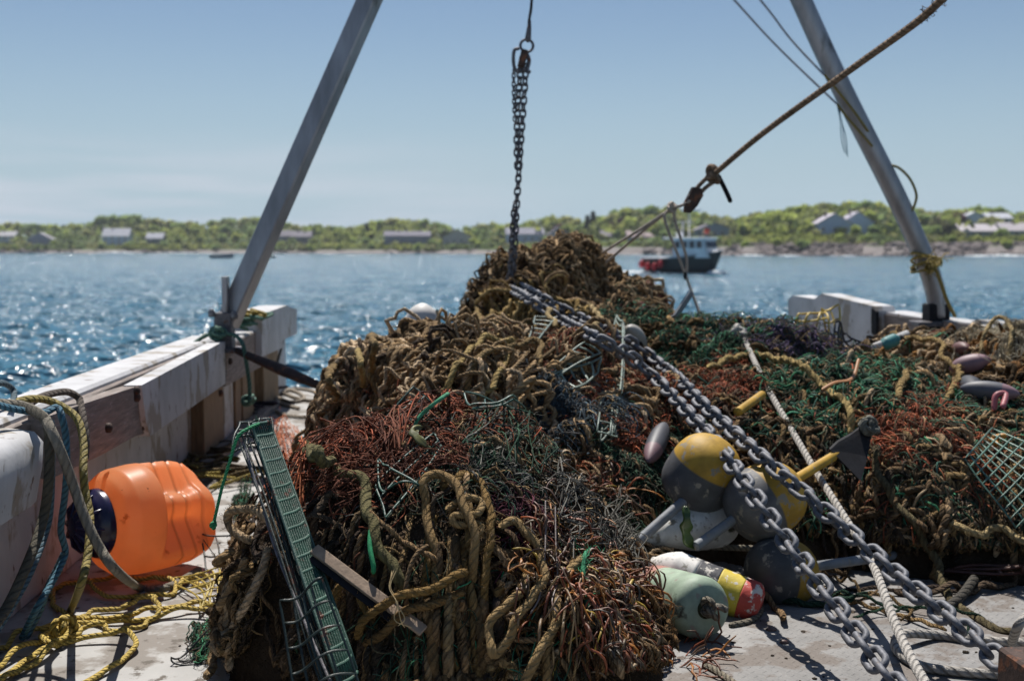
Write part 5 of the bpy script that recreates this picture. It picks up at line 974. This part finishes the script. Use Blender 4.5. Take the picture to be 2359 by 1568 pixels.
g = Geo(); panel(g, [at(640, 1395, 2.55), at(752, 1345, 2.58), at(830, 1600, 2.44), at(690, 1640, 2.42)], 5, 6, .0032, TD, 6, .005); g.build('lower_panel', M_WIRE, e)
g = Geo(); tubes(g, cat(jig(np.array([at(560, 1020, 2.96), at(600, 1140, 2.86), at(640, 1260, 2.75), at(690, 1400, 2.62), at(775, 1600, 2.44)]), .003, 3), .02), .0036, TD * .8, K=6); g.build('corner_wire', M_IRON, e)
CG = lin('3fae74') * .8
rope('bright green cord hanging from the top corner of the green trap', [(598, 975, 3.0), (575, 985, 2.96), (548, 1005, 2.94), (530, 1060, 2.94), (512, 1120, 2.94), (500, 1170, 2.94), (492, 1205, 2.94)], .0042, CG, mat=M_LAID, name='cord', catg='cord', K=7, hair=14, knots=((at(492, 1208, 2.94), .008),), hlen=.02)
wa, wb = hp(795, 1305, .11), hp(985, 1458, .07); e = empty('wood_lath', wa, 'grey weathered wooden lath sticking out of the front heap', 'plank'); g = Geo(); M = frame(wa, wb - wa, (0, -.6, .8)); box(g, (-.015, -.005, -.02), (.015, .005, np.linalg.norm(wb - wa)), M=M, bev=.002); g.build('board', mk('silver_wood', base=(.27, .20, .145), rough=.95, nscale=30, var=.3, bump=.6, bscale=60, stretch=(1, 1, 1), spots=((.07, .06, .05), .64, 60)), e, smooth=False)
g = Geo(); box(g, (-.030, -.012, -.012), (.004, -.0065, np.linalg.norm(wb - wa) * .8), M=M, bev=.001); g.build('rubber_strip', M_BLACK, e, smooth=False)
HB = [lin(c) * W_ * .92 for c in ('8f7752', '82693f', '9a835e', '745d3c')]
def hero(label, pts, r=.0125, ci=0, jit=.004, hair=320, **kw): return rope(label, pts, r * .86, HB[ci % 4], mat=M_BRAID, jit=jit, hair=hair, group='thick brown ropes on the front heap', hlen=.014, **kw)
h_ = lambda L_, lift=.03: [(x, y, 'h', lift if len(z) == 0 else z[0]) for x, y, *z in L_]
hero('thick brown rope bent over the top of the rope bundle', h_([(1010, 1560), (1000, 1450), (1005, 1330), (990, 1240, .04), (985, 1185, .05), (990, 1150, .065), (1015, 1142, .07), (1045, 1170, .07), (1070, 1215, .07), (1088, 1265, .065), (1092, 1310, .05), (1085, 1350, .02)]), .0135, 0)
hero('brown rope arching over the right of the rope bundle', h_([(1020, 1155, .04), (1050, 1132, .05), (1085, 1140, .05), (1105, 1175, .05), (1112, 1230, .05), (1118, 1300, .04), (1110, 1380, .03), (1120, 1460, .03), (1125, 1560, .03)]), .0125, 1)
hero('short brown rope turns stacked in the middle of the bundle', h_([(1035, 1200, .05), (1060, 1180, .055), (1090, 1190, .05), (1085, 1212, .05), (1050, 1215, .055), (1058, 1232, .055), (1095, 1228, .045), (1100, 1250, .04)]), .0115, 2)
hero('big tan rope loop hanging on the right of the bundle', h_([(1140, 1235, .03), (1165, 1222, .05), (1192, 1255, .06), (1208, 1310, .065), (1208, 1370, .07), (1196, 1430, .075), (1172, 1480, .08), (1140, 1508, .08), (1115, 1498, .08), (1110, 1465, .075), (1130, 1425, .07), (1165, 1395, .065), (1192, 1362, .05), (1200, 1320, .03)]), .0130, 2)
hero('brown rope running straight down left of the big loop', h_([(1070, 1250), (1060, 1330), (1075, 1400), (1100, 1470), (1108, 1570)]), .0125, 3)
hero('brown rope curving down the centre of the front heap', h_([(1040, 1260), (1030, 1330), (1040, 1400), (1065, 1480), (1080, 1580)]), .0130, 0)
hero('brown rope at the left edge of the rope bundle', h_([(1005, 1200), (985, 1280), (985, 1370), (1010, 1450), (1050, 1530), (1065, 1590)]), .0120, 1)
hero('long tan rope dropping to the bottom edge below the grey net', h_([(1316, 1300, .06), (1308, 1340, .07), (1292, 1400, .07), (1268, 1460, .07), (1240, 1520, .07), (1212, 1590, .06)]), .0135, 2)
hero('tan rope doubled close behind the long tan rope', h_([(1290, 1290, .05), (1282, 1350, .05), (1275, 1420, .05), (1262, 1490, .05), (1250, 1580, .04)]), .0115, 0)
hero('brown rope crossing over the wooden lath', h_([(1075, 1330, .05), (1010, 1362, .07), (950, 1385, .09), (900, 1412, .08), (860, 1440, .05), (830, 1470, .02)]), .0125, 1)
hero('second brown rope crossing below the wooden lath end', h_([(1060, 1375, .05), (1000, 1398, .07), (940, 1430, .08), (895, 1465, .05), (850, 1480, .02)]), .0125, 3)
hero('brown rope lying low under the big loop', h_([(1110, 1545, .04), (1135, 1525, .05), (1175, 1535, .05), (1200, 1545, .03)]), .0145, 2)
hero('short curled brown rope end left of the wooden lath', h_([(800, 1390, .05), (820, 1365, .07), (845, 1370, .07), (858, 1400, .05), (872, 1430, .03)]), .0105, 1, hair=120)
GO = [lin(c) * .9 for c in ('a8915f', '9a8256', 'b09a70', '8c7550')]
for i, (lab, pts, rr) in enumerate((
    ('long tan rope draped across the green netting right of the chain', [(1640, 880, 'h', .07), (1700, 855, 'h', .09), (1770, 860, 'h', .09), (1840, 890, 'h', .10), (1900, 930, 'h', .10), (1950, 985, 'h', .10), (1975, 1040, 'h', .09)], .016),
    ('pale tan rope curving down beside the mauve float', [(2060, 800, 'h', .08), (2120, 812, 'h', .11), (2165, 835, 'h', .12), (2195, 870, 'h', .12), (2200, 905, 'h', .10), (2205, 960, 'h', .08)], .015),
    ('tan rope loop standing up at the far right above the floats', [(2270, 850, 'h', .05), (2285, 815, 'h', .12), (2310, 800, 'h', .15), (2328, 820, 'h', .13), (2330, 860, 'h', .07)], .012),
    ('tan rope arched over the tan mass left of the wire ladders', [(1060, 935, 'h', .06), (1090, 880, 'h', .11), (1140, 850, 'h', .14), (1200, 838, 'h', .15), (1248, 855, 'h', .14), (1250, 890, 'h', .11), (1222, 925, 'h', .07)], .014),
    ('second tan rope arch close beside the first on the tan mass', [(1075, 960, 'h', .06), (1105, 905, 'h', .11), (1125, 850, 'h', .13), (1112, 830, 'h', .14), (1080, 845, 'h', .12), (1045, 890, 'h', .09), (1030, 930, 'h', .06)], .014),
    ('golden rope loop rising highest in front of the hanging chain', [(1130, 800, 'h', .06), (1132, 745, 'h', .12), (1150, 715, 'h', .15), (1190, 712, 'h', .15), (1215, 740, 'h', .13), (1222, 775, 'h', .08)], .015),
    ('golden rope coil lying left of the galvanised chain top', [(1290, 790, 'h', .08), (1285, 755, 'h', .11), (1320, 735, 'h', .12), (1370, 748, 'h', .12), (1382, 785, 'h', .11), (1340, 800, 'h', .10), (1300, 780, 'h', .10), (1310, 755, 'h', .12), (1350, 760, 'h', .12)], .014),
    ('thick tan rope bundled over the left shoulder of the heap', [(800, 930, 'h', .06), (805, 870, 'h', .09), (835, 825, 'h', .11), (870, 830, 'h', .11), (890, 880, 'h', .09), (895, 925, 'h', .06)], .015),
    ('tan rope curled beside the thick rope on the left shoulder', [(775, 905, 'h', .05), (785, 850, 'h', .09), (815, 815, 'h', .11), (850, 850, 'h', .11), (860, 905, 'h', .07)], .014),
    ('rough brown rope rising through the shaded middle of the right heap', [(2035, 1010, 'h', .05), (2060, 950, 'h', .08), (2075, 905, 'h', .09), (2100, 880, 'h', .07)], .016),
    ('brown rope lying along the bottom of the mesh panel', [(2170, 1215, 'h', .08), (2230, 1245, 'h', .10), (2290, 1235, 'h', .10), (2350, 1260, 'h', .09), (2420, 1280, 'h', .08)], .015))):
    rope(lab, pts, rr * .85, GO[i % 4], jit=.006, hair=160)
MOSS = lin('7d7550') * .65
rope('mossy thick rope running down from the orange net corner', h_([(690, 1040, .06), (730, 1080, .06), (770, 1110, .065), (815, 1135, .06), (850, 1165, .06), (870, 1215, .05), (895, 1270, .05), (920, 1320, .045), (945, 1370, .03)]), .0145, MOSS, jit=.006, hair=600, hlen=.016)
for i, (lab, pts) in enumerate((('sandy rope bent over at the far left of the front heap', [(650, 1265, .03), (655, 1225, .06), (628, 1202, .08), (590, 1205, .08), (580, 1230, .06), (605, 1255, .03)]), ('sandy rope trailing down the left edge of the front heap', [(610, 1290, .05), (590, 1340, .06), (560, 1400, .06), (530, 1460, .05), (500, 1530, .05), (480, 1590, .04)]), ('sandy rope inside the left edge behind the trap', [(640, 1270, .04), (630, 1330, .05), (605, 1390, .05), (575, 1450, .05), (560, 1540, .04)]), ('short sandy rope curling at the lower left corner of the heap', [(585, 1280, .06), (560, 1300, .07), (545, 1340, .06), (540, 1390, .04)]))):
    rope(lab, h_(pts), .0115, TANL[i % 4], jit=.005, hair=300, hlen=.018)
rope('thin brown cord running over the grey net', h_([(1250, 1100, .06), (1270, 1115, .07), (1300, 1125, .07), (1360, 1140, .07), (1420, 1160, .06), (1455, 1180, .05)]), .0048, lin('8a6a50') * .7, name='cord', catg='cord', K=7)
rope('flat green strap hanging between tan ropes and grey net', h_([(1318, 1300, .07), (1325, 1340, .08), (1332, 1390, .07), (1340, 1430, .05)]), .006, lin('3f8a64') * .8, mat=M_NET, name='strap', catg='strap', K=6, hair=60, hlen=.05)
rope('green cord hanging beside the mossy rope', h_([(880, 1235, .06), (884, 1280, .075), (888, 1320, .07), (884, 1335, .06)]), .006, CG * .7, mat=M_NET, name='cord', catg='cord', K=6)
rope('green strap looping over the crest wire piece', h_([(975, 1035, .07), (990, 1010, .09), (1020, 985, .1), (1035, 950, .1)]), .006, lin('4f9a74') * .7, mat=M_NET, name='strap', catg='strap', K=6)
for i, (lab, pts) in enumerate((('thin metal wire bent down beside the stalks', [(1232, 1200), (1236, 1290), (1240, 1370), (1262, 1430), (1275, 1445)]), ('straight thin wire at the left edge of the stalks', [(1214, 1190), (1213, 1300), (1214, 1400), (1222, 1440)]))):
    rope(lab, h_(pts, .075), .0022, lin('6f6460'), mat=M_WIRE, name='wire', catg='wire', K=6)
g = Geo()
for k in range(3): tubes(g, cat(jig(P3(h_([(930 + 3 * k, 1330, .085), (925, 1370, .095), (932 + 4 * k, 1400, .095), (945 - 8 * k, 1440, .09), (930 + 14 * k, 1455, .085)])), .006, k), .006), .0013, lin('c0a87c'), K=5)
tag(g.build('frayed_twine', M_NET), 'pale thin twine end hanging over the wooden lath', 'twine')
def wp(label, jobs, col, r=.003, name='trap_piece', group=None, mat=None, warp=.005):
    g = Geo()
    for i, (c4, nu, nv) in enumerate(jobs): panel(g, c4, nu, nv, r, col, i + len(label), warp)
    return tag(g.build(name, mat or M_WIRE), label, 'wire trap', group)
H_ = lambda px, py, l: hp(px, py, l)
GW = lin('38685a') * .5
wp('green wire trap corner rising behind the crest of the front heap', [([at(850, 1005, 3.36), at(945, 903, 3.46), at(1045, 940, 3.44), at(960, 1040, 3.34)], 5, 4), ([at(860, 1012, 3.44), at(950, 925, 3.56), at(1040, 958, 3.54), at(970, 1035, 3.44)], 2, 3)], GW * .9, .0032)
wp('small green wire cage piece on the right of the front crest', [([hp(1082, 985, .10), hp(1145, 965, .14), hp(1150, 1000, .12), hp(1086, 1010, .10)], 4, 2), ([hp(1090, 965, .15), hp(1150, 970, .16), hp(1150, 1000, .12), hp(1086, 1010, .10)], 4, 2)], GW, .0032)
wp('loose green trap wires across the upper face of the front heap', [([H_(870, 1150, .06), H_(1010, 1060, .07), H_(1020, 1075, .07), H_(905, 1220, .05)], 2, 3), ([H_(855, 1120, .07), H_(930, 1150, .09), H_(980, 1170, .09), H_(900, 1180, .08)], 2, 2)], GW, .0030)
wp('broken black wire pieces on the lower left deck', [([onz(420, 1500, .03), onz(500, 1450, .06), onz(540, 1480, .05), onz(470, 1530, .01)], 5, 4)], lin('2a2a2c') * .6, .0028, warp=.012)
PALEG = lin('8a9c90') * .7
wp('tall pale green wire ladder piece standing under the chain', [([hp(1394, 782, .14), hp(1366, 1045, .13), hp(1386, 1048, .13), hp(1416, 784, .14)], 17, 2), ([hp(1394, 782, .14), hp(1366, 1045, .13), hp(1396, 1035, .09), hp(1424, 790, .10)], 17, 2), ([hp(1416, 784, .14), hp(1386, 1048, .13), hp(1396, 1035, .09), hp(1424, 790, .10)], 10, 2)], PALEG, .0042)
wp('pale green wire ladder piece lying left of the tall ladder', [([hp(1240, 918, .10), hp(1345, 858, .13), hp(1357, 868, .13), hp(1250, 932, .10)], 9, 2), ([hp(1250, 932, .10), hp(1357, 868, .13), hp(1360, 900, .09), hp(1300, 945, .09)], 7, 2)], PALEG, .0045)
wp('short pale wire trap strip under the golden coils', [([hp(1238, 788, .13), hp(1230, 842, .12), hp(1250, 845, .12), hp(1262, 790, .13)], 7, 2)], PALEG, .0045)
wp('arched yellow wire trap frame in front of the right white board', [([at(1822, 765, 5.95), at(1850, 730, 6.05), at(1895, 716, 6.1), at(1905, 790, 6.0)], 4, 4), ([at(1895, 716, 6.1), at(1925, 720, 6.1), at(1948, 800, 5.95), at(1905, 800, 6.0)], 3, 4)], YE * .9, .0062, warp=.012)
wp('dark crumpled wire trap beside the yellow wire frame', [([at(1850, 830, 5.6), at(1900, 780, 5.75), at(1985, 800, 5.75), at(1950, 870, 5.6)], 6, 5), ([at(1920, 760, 5.9), at(1965, 755, 5.95), at(1990, 830, 5.85), at(1930, 820, 5.8)], 5, 5)], lin('4a4648') * .6, .006, warp=.02)
gm = [hp(2185, 1110, .14), hp(2310, 1035, .12), hp(2480, 1130, .12), hp(2345, 1250, .14)]
wp('green wire mesh panel lying on the right hand heap', [(gm, 9, 9)], lin('557f6e') * .7, .0032, name='wire_mesh')
wp('curved brown slat frame in the lower right shade', [([hp(2180, 1310, .03), hp(2360, 1300, .04), hp(2360, 1330, .03), hp(2190, 1330, .02)], 4, 3)], BRN[0] * .6, .006, warp=.01)
# kelp leaves
M_KELP = mk('kelp', base='Col', rough=.35, nscale=20, var=.4, bump=.3, bscale=60)
def leaf(label, pts, w_, col, thick=.002):
    P = cat(P3(pts), .006); T = nrm(np.gradient(P, axis=0)); sd = nrm(np.cross(T, nrm(O - P))); t = np.linspace(0, 1, len(P)); ww = w_ * np.sin(np.clip(t * .93 + .05, 0, 1) * math.pi) ** .7 * (1 + .25 * np.sin(19 * t)); g = Geo(); rows = [[p - s * a, p - s * a * .4 + n_ * .004, p + s * a * .4 - n_ * .003, p + s * a] for p, s, a, n_ in zip(P, sd, ww, np.cross(T, sd))]; loft(g, rows, col); o = g.build('kelp_leaf', M_KELP); m = o.modifiers.new('thick', 'SOLIDIFY'); m.thickness = thick; return tag(o, label, 'seaweed')
leaf('dark green kelp strip hanging between the two yellow grey buoys', [(1578, 1165, 3.62), (1582, 1195, 3.6), (1580, 1225, 3.62), (1588, 1250, 3.62), (1600, 1262, 3.64)], .018, (.035, .075, .015))
leaf('olive brown kelp leaf on the crest of the front heap', h_([(992, 1028, .08), (988, 1050, .1), (990, 1075, .09), (1000, 1090, .07)]), .012, (.10, .10, .03))
# ------------------------------------------------------------------ buoys and floats
YW, GYD, CRM = np.array(lin('bd9535')) * .85, np.array(lin('5a5b5e')) * .8, np.array(lin('b5ae96')) * .75
def spindle(e, pa, pb, r, col, name='spindle'):
    g = Geo(); lat(g, pa, pb, [(0, r, col), (.02, r, col), (.98, r, col), (1, r, col)], K=18); return g.build(name, M_PAINT, e)
def egg(label, c, ax, Lh, R_, c1, c2, split, stick, name='spar_buoy', sr=.017, sc=None):
    c, ax = np.asarray(c), nrm(np.asarray(ax, float)); e = empty(name, c, label, 'buoy', None); a, b = c - ax * Lh, c + ax * Lh; prof = []
    for t in np.linspace(0, 1, 44):
        u = 2 * t - 1; r_ = R_ * max(0.0, 1 - abs(u) ** 2.9) ** .5 * (1 - .06 * u); prof.append((t, r_, c1 if t < split else c2))
    g = Geo(); lat(g, a, b, prof, K=40); g.build('body', M_PAINT, e)
    if stick: spindle(e, np.asarray(stick[0]), np.asarray(stick[1]), sr, sc if sc is not None else lin('8d9298') * .7)
    return e
egg('upper yellow and dark grey oblong buoy under the chain', at(1617, 1088, 3.85), (.42, -.25, .85), .138, .126, GYD, YW, .60, (at(1578, 1150, 3.78), at(1468, 1247, 3.68)))
egg('yellow and grey oblong buoy right of the upper one under both chains', at(1762, 1152, 3.74), (.85, .15, .42), .140, .125, GYD * 1.3, YW, .50, (at(1690, 1195, 3.7), at(1602, 1258, 3.62)))
egg('dark grey and yellow oblong buoy standing on the deck with a grey stick', at(1800, 1318, 3.63), (.95, .2, -.05), .120, .112, GYD * .7, YW * .75, .52, (at(1872, 1304, 3.66), at(2117, 1270, 3.95)), sr=.0165)
g = Geo(); WH = (.62, .62, .60); lat(g, at(1466, 1243, 3.72), at(1682, 1188, 3.92), dense([(0, .012, WH), (.05, .02, WH), (.55, .085, WH), (.8, .1, WH), (.93, .085, WH), (1, .03, WH)], 40)); tag(g.build('cone_buoy', M_PAINT), 'white cone shaped buoy beneath the two yellow grey buoys', 'buoy')
a, b = at(1498, 1296, 3.60), at(1752, 1394, 3.44); WHT, BLK, YLW, RD = (.62, .60, .57), np.array((.03, .032, .042)), np.array((.55, .42, .04)), np.array((.48, .055, .04))
e = empty('lobster_buoy', a, 'white black yellow and red striped spindle buoy on the plate deck', 'buoy')
def seg(name, m, t0, t1, pf, col): g = Geo(); lat(g, a, b, [(t, pf(t), col) for t in np.linspace(t0, t1, 16)], K=36); return g.build(name, m, e)
pf = lambda t: .071 * (min(1, max(.02, t) / .22) ** .5) * (1 if t < .93 else max(.5, 1 - ((t - .93) / .07) ** 2 * .4)) * (1 - .05 * t)
seg('white_nose', M_PAINT, 0, .42, pf, WHT); seg('black_band', M_CHIP, .42, .62, pf, BLK); seg('yellow_band', M_CHIP, .62, .83, pf, YLW); seg('red_band', M_CHIP, .83, 1, pf, RD)
a, b = at(1492, 1362, 3.55), at(1626, 1402, 3.20); PK, GN = np.array(lin('b57f72')) * .75, np.array(lin('9db09a')) * .8
e = empty('lobster_buoy', a, 'pink and pale green bullet buoy with a rope knot in its end', 'buoy')
pf = lambda t: .092 * (min(1, max(.02, t + .12) / .3) ** .5) * (1 if t < .9 else max(.74, 1 - ((t - .9) / .1) ** 2 * .26))
seg('pink_end', M_PAINT, 0, .34, pf, PK); seg('green_body', M_PAINT, .34, 1, pf, GN)
ax = nrm(b - a); g = Geo(); lat(g, b - ax * .002, b + ax * .003, [(0, .03, (.05, .055, .03)), (1, .026, (.05, .055, .03))]); g.build('hole_shade_disc', M_HEAP, e)  # no real hollow: a dark disc paints the shade of the end hole
g = Geo(); knot(g, b + ax * .015, .024, .009, lin('8a8270') * .7, 3); tubes(g, cat(np.array([b + ax * .01, b + ax * .03 + (.02, 0, .012), b + ax * .035 + (.045, 0, 0)]), .005), .010, lin('9a9282') * .7, K=8); g.build('rope_knot', M_LAID, e)
def float_(label, pa, pb, R_, col, col2=None, name='float', p=2.2):
    g = Geo(); prof = [(t, R_ * max(.02, 1 - abs(2 * t - 1) ** p) ** .62, col if (col2 is None or t < .7) else col2) for t in np.linspace(0, 1, 36)]; lat(g, pa, pb, prof); return tag(g.build(name, M_FLOAT), label, 'float', None)
GF, MV = lin('4e5058') * .8, lin('8d6f76') * .8
float_('small dark grey and pink net float in the hollow of the heap', hp(1534, 1024, .09), hp(1476, 1097, .08), .038, GF, MV * .9)
float_('mauve net float lying highest on the right hand heap', hp(2203, 885, .10), hp(2298, 870, .10), .047, MV)
float_('shiny grey net float with a mauve tip at the far right', hp(2232, 945, .10), hp(2342, 950, .10), .040, GF * 1.3, MV)
float_('dark net float half hidden between mauve and grey floats', hp(2208, 910, .07), hp(2258, 935, .07), .05, GF * .5)
float_('brown pink net float beneath tan ropes on the right heap', hp(2190, 838, .08), hp(2252, 832, .08), .036, lin('7a5450') * .7)
float_('pale mottled buoy beside the chain in the middle of the heap', hp(1436, 800, .10), hp(1500, 838, .10), .058, lin('a8a49c') * .8, name='small_buoy')
g = Geo(); WF = (.55, .53, .50); c = at(965, 742, 5.75) + (0, 0, .035); lat(g, c + (0, 0, -.32), c + (.02, -.02, .062), dense([(0, .03, WF), (.1, .08, WF), (.3, .094, WF), (.75, .092, WF), (.9, .07, WF), (.97, .04, WF), (1, .012, WF)], 40)); tag(g.build('white_fender', M_FLOAT), 'greyish white fender behind the tan rope mass', 'fender')
FO = hp(1925, 1047, .16) - at(1925, 1047, 4.12); FO = FO * 0
e = empty('marker_flag', at(1870, 1075, 3.82), 'yellow stick with a black cone flag lying on the heap', 'marker'); sp = spindle(e, at(1818, 1112, 3.72), at(1925, 1047, 3.94), .017, YW)
g = Geo(); ta, tb = at(1920, 1048, 3.94), at(1995, 985, 4.07); slab(g, [at(1912, 1035, 3.92), at(1930, 1018, 3.96), at(1965, 998, 4.02), at(1995, 975, 4.08), at(2012, 985, 4.08), at(2006, 1010, 4.04), at(1998, 1050, 3.98), at(1983, 1108, 3.87), at(1955, 1075, 3.90), at(1925, 1060, 3.92)], (.0, .012, .004), (.02,) * 3); fixn(g.build('cone_flag', M_BLACK, e, smooth=False))
g = Geo(); knot(g, at(1998, 980, 4.04), .03, .012, lin('8a8a80') * .6, 4); g.build('tip_lashing', M_ROPE, e)
e = empty('marker_flag', hp(1715, 970, .10), 'yellow stick with a crumpled dark flag standing above the upper buoy', 'marker'); spindle(e, hp(1690, 1000, .10), hp(1735, 955, .10), .017, YW)
g = Geo(); c = hp(1745, 935, .04); rs_ = np.random.default_rng(5)
for q in range(5): blob(g, c + rs_.normal(0, .02, 3) + (.012 * q, .03 * q, .008 * q), (.034, .022, .016), (.03, .03, .045), n=9, jit=.35, rs=rs_)
g.build('dark_flag', M_BLACK, e)
e = empty('plastic_paddle', at(1560, 725, 5.9), 'grey plastic paddle sticking up at the back of the heap', 'paddle'); g = Geo(); box(g, (-.024, -.012, 0), (.024, .012, .15), M=frame(at(1556, 728, 5.9), at(1582, 688, 5.9) - at(1556, 728, 5.9))); g.build('handle', M_PLAS if False else mk('grey_plastic', base=lin('80858c') * .7, rough=.5, nscale=8, var=.15, bump=.1), e, smooth=False)
g = Geo(); c = at(1550, 745, 5.9); slab(g, [at(1526, 766, 5.9), at(1545, 728, 5.9), at(1562, 724, 5.9), at(1570, 735, 5.9), at(1560, 775, 5.9)], (0, .025, 0)); fixn(g.build('blade', bpy.data.materials['grey_plastic'], e, smooth=False))
lat(g := Geo(), at(2030, 796, 5.7), at(2075, 776, 5.75), dense([(0, .018, lin('3f8a8c') * .7), (.2, .034, lin('3f8a8c') * .7), (.7, .034, lin('3f8a8c') * .7), (.85, .014, lin('3f8a8c') * .7), (1, .014, (.02,) * 3)], 30)); tag(g.build('bottle', M_FLOAT), 'teal plastic bottle on top of the right hand heap', 'bottle')
rope('rust red hose arching above the right hand heap', [(2120, 800, 6.1), (2140, 772, 6.1), (2170, 764, 6.1), (2205, 776, 6.1), (2230, 796, 6.1), (2240, 815, 6.1)], .013, lin('8a5242') * .7, name='hose', catg='hose', K=9)
g = Geo(); lat(g, at(1990, 808, 5.6), at(2088, 768, 5.9), [(0, .018, (.4,) * 3), (1, .018, (.4,) * 3)], K=12); tag(g.build('pipe', M_PAINT), 'pale pipe poking out behind the right hand heap', 'pipe')
rope('pink plastic strap bent on the right hand heap', [(2272, 990, 'h', .09), (2285, 965, 'h', .13), (2305, 968, 'h', .13), (2328, 995, 'h', .10)], .012, lin('b0646a') * .8, mat=M_FLOAT, name='strap', catg='strap', K=6)
rope('orange handle strip under the green mesh panel', [(2296, 1088, 'h', .11), (2325, 1072, 'h', .12), (2350, 1062, 'h', .11)], .012, lin('c98a2c') * .8, mat=M_FLOAT, name='strip', catg='plastic strip', K=6)
rope('thin orange plastic strip on the green netting', [(1905, 945, 'h', .09), (1945, 935, 'h', .11), (1965, 915, 'h', .12), (1958, 880, 'h', .11)], .008, lin('b07a4a') * .8, mat=M_FLOAT, name='strip', catg='plastic strip', K=6)
# ------------------------------------------------------------------ white rope, deck bits
WR = lin('c9c3ba') * .8
g = Geo(); tubes(g, cat(P3([(1712, 775, 5.4), (1760, 880, 4.75), (1820, 985, 4.3), (1880, 1088, 3.92), (1960, 1215, 3.5), (2005, 1290, 3.25), (2030, 1350, 3.05), (2055, 1420, 2.86), (2090, 1500, 2.66), (2140, 1590, 2.45), (2160, 1640, 2.35)]), .006), .0125, WR, K=10); knot(g, at(1704, 768, 5.4), .035, .015, WR, 5)
tag(g.build('white_rope', M_LAID), 'white rope stretched from the green netting down to the bottom edge', 'rope')
g = Geo(); tubes(g, cat(np.array([onz(x, y, .02 + z) for x, y, z in ((2420, 1480, .02), (2330, 1478, 0), (2240, 1472, 0), (2160, 1462, 0), (2095, 1458, .02), (2066, 1468, .02), (2062, 1490, 0), (2085, 1515, 0), (2130, 1535, 0), (2200, 1545, 0), (2300, 1552, 0), (2420, 1550, 0))]), .006), .0135, WR * .85, K=10); tubes(g, cat(np.array([onz(2330, 1480, .03), at(2345, 1440, 2.95), at(2375, 1410, 3.0)]), .006), .0135, WR * .85, K=10)
tag(g.build('white_rope', M_LAID), 'white rope loop lying flat on the plate by the rusty steel box', 'rope')
TR = lin('9a907c') * .65
rope('thin tan rope lying behind the striped buoys', [(1440, 1272, 'd', .12), (1510, 1262, 3.75), (1580, 1256, 3.8), (1680, 1260, 3.85), (1740, 1262, 3.9)], .011, TR, mat=M_LAID)
rope('tan rope curling under the striped buoy end', [(1680, 1440, 'd'), (1725, 1430, 'd'), (1750, 1410, 'd'), (1752, 1385, 'd')], .010, TR * .8, mat=M_LAID)
rope('dark rope slanting down the shaded foot of the right heap', [(2010, 1000, 'h', .06), (2030, 1080, 'h', .07), (2060, 1160, 'h', .07), (2120, 1240, 'h', .07), (2150, 1300, 'h', .06), (2190, 1380, 'd'), (2280, 1440, 'd'), (2340, 1460, 'd')], .013, lin('7a6e50') * .6, jit=.006, hair=80)
rope('dark twisted rope end on the plate below the right heap', [(2180, 1400, 'd'), (2215, 1370, 'd', .03), (2245, 1330, 'd', .05)], .016, lin('4a443a') * .6, mat=M_LAID)
rope('tan rope end on the plate at the bottom edge', [(1620, 1530, 'd'), (1650, 1545, 'd'), (1700, 1580, 'd'), (1740, 1610, 'd')], .010, TR * 1.1, mat=M_LAID)
for lab, px, py in (('small brown stone on the plate between chain shadows', 1776, 1449), ('second small brown stone nearest the left chain', 1806, 1478)):
    g = Geo(); blob(g, onz(px, py, .008), (.016, .012, .01), (.12, .07, .06), n=8, jit=.15); tag(g.build('stone', M_STEM), lab, 'stone')
e = empty('steel_post', (1.3, 2.4, 0), 'rusty square steel box at the lower right corner', 'steel box')
c = at(2297, 1487, 2.52); g = Geo(); box(g, (c[0], 2.2, .007), (c[0] + .24, c[1], c[2]), bev=.006); g.build('box_body', M_RUST, e, smooth=False)
g = Geo(); lathe(g, [(.02, 0, (.1,) * 3), (.02, .012, (.1,) * 3), (.012, .016, (.1,) * 3)], K=6, M=frame((c[0] + .06, c[1] - .05, c[2]), (0, 0, 1))); g.build('bolt', M_RUST, e)
g = Geo()
for k in range(900):
    x, y = rng.uniform(-1.2, 3.2), rng.uniform(2.4, 8)
    if H(x, y, False) > .02: continue
    s = abs(rng.normal(0, .004)) + .0015; blob(g, np.array([x, y, .007 if x > .45 else .001]), (s, s, s * .5), np.array([.05, .04, .03]) * rng.uniform(.5, 2), n=5)
tag(g.build('deck_grit', M_HEAP), None, None, kind='stuff')
g = Geo()
for k in range(46):
    x = rng.uniform(1.0, 3.1); y = 3.6 + .25 * math.sin(4 * x) + rng.uniform(-.1, .7); m = 34; P = walk(np.array([[x, y]]), [rng.uniform(0, 6.28)], m, .016, .35, lift=(.008, .05), edge=0)[0]; P[:, 2] = np.maximum(P[:, 2], .014); tubes(g, P, rng.uniform(.004, .011), pick(MUD + DARK + DGRN, 1)[0], K=6)
tag(g.build('rope_tangle', M_ROPE), 'ragged rope ends spilling from the foot of the right hand heap onto the plate', 'rope', RTG)
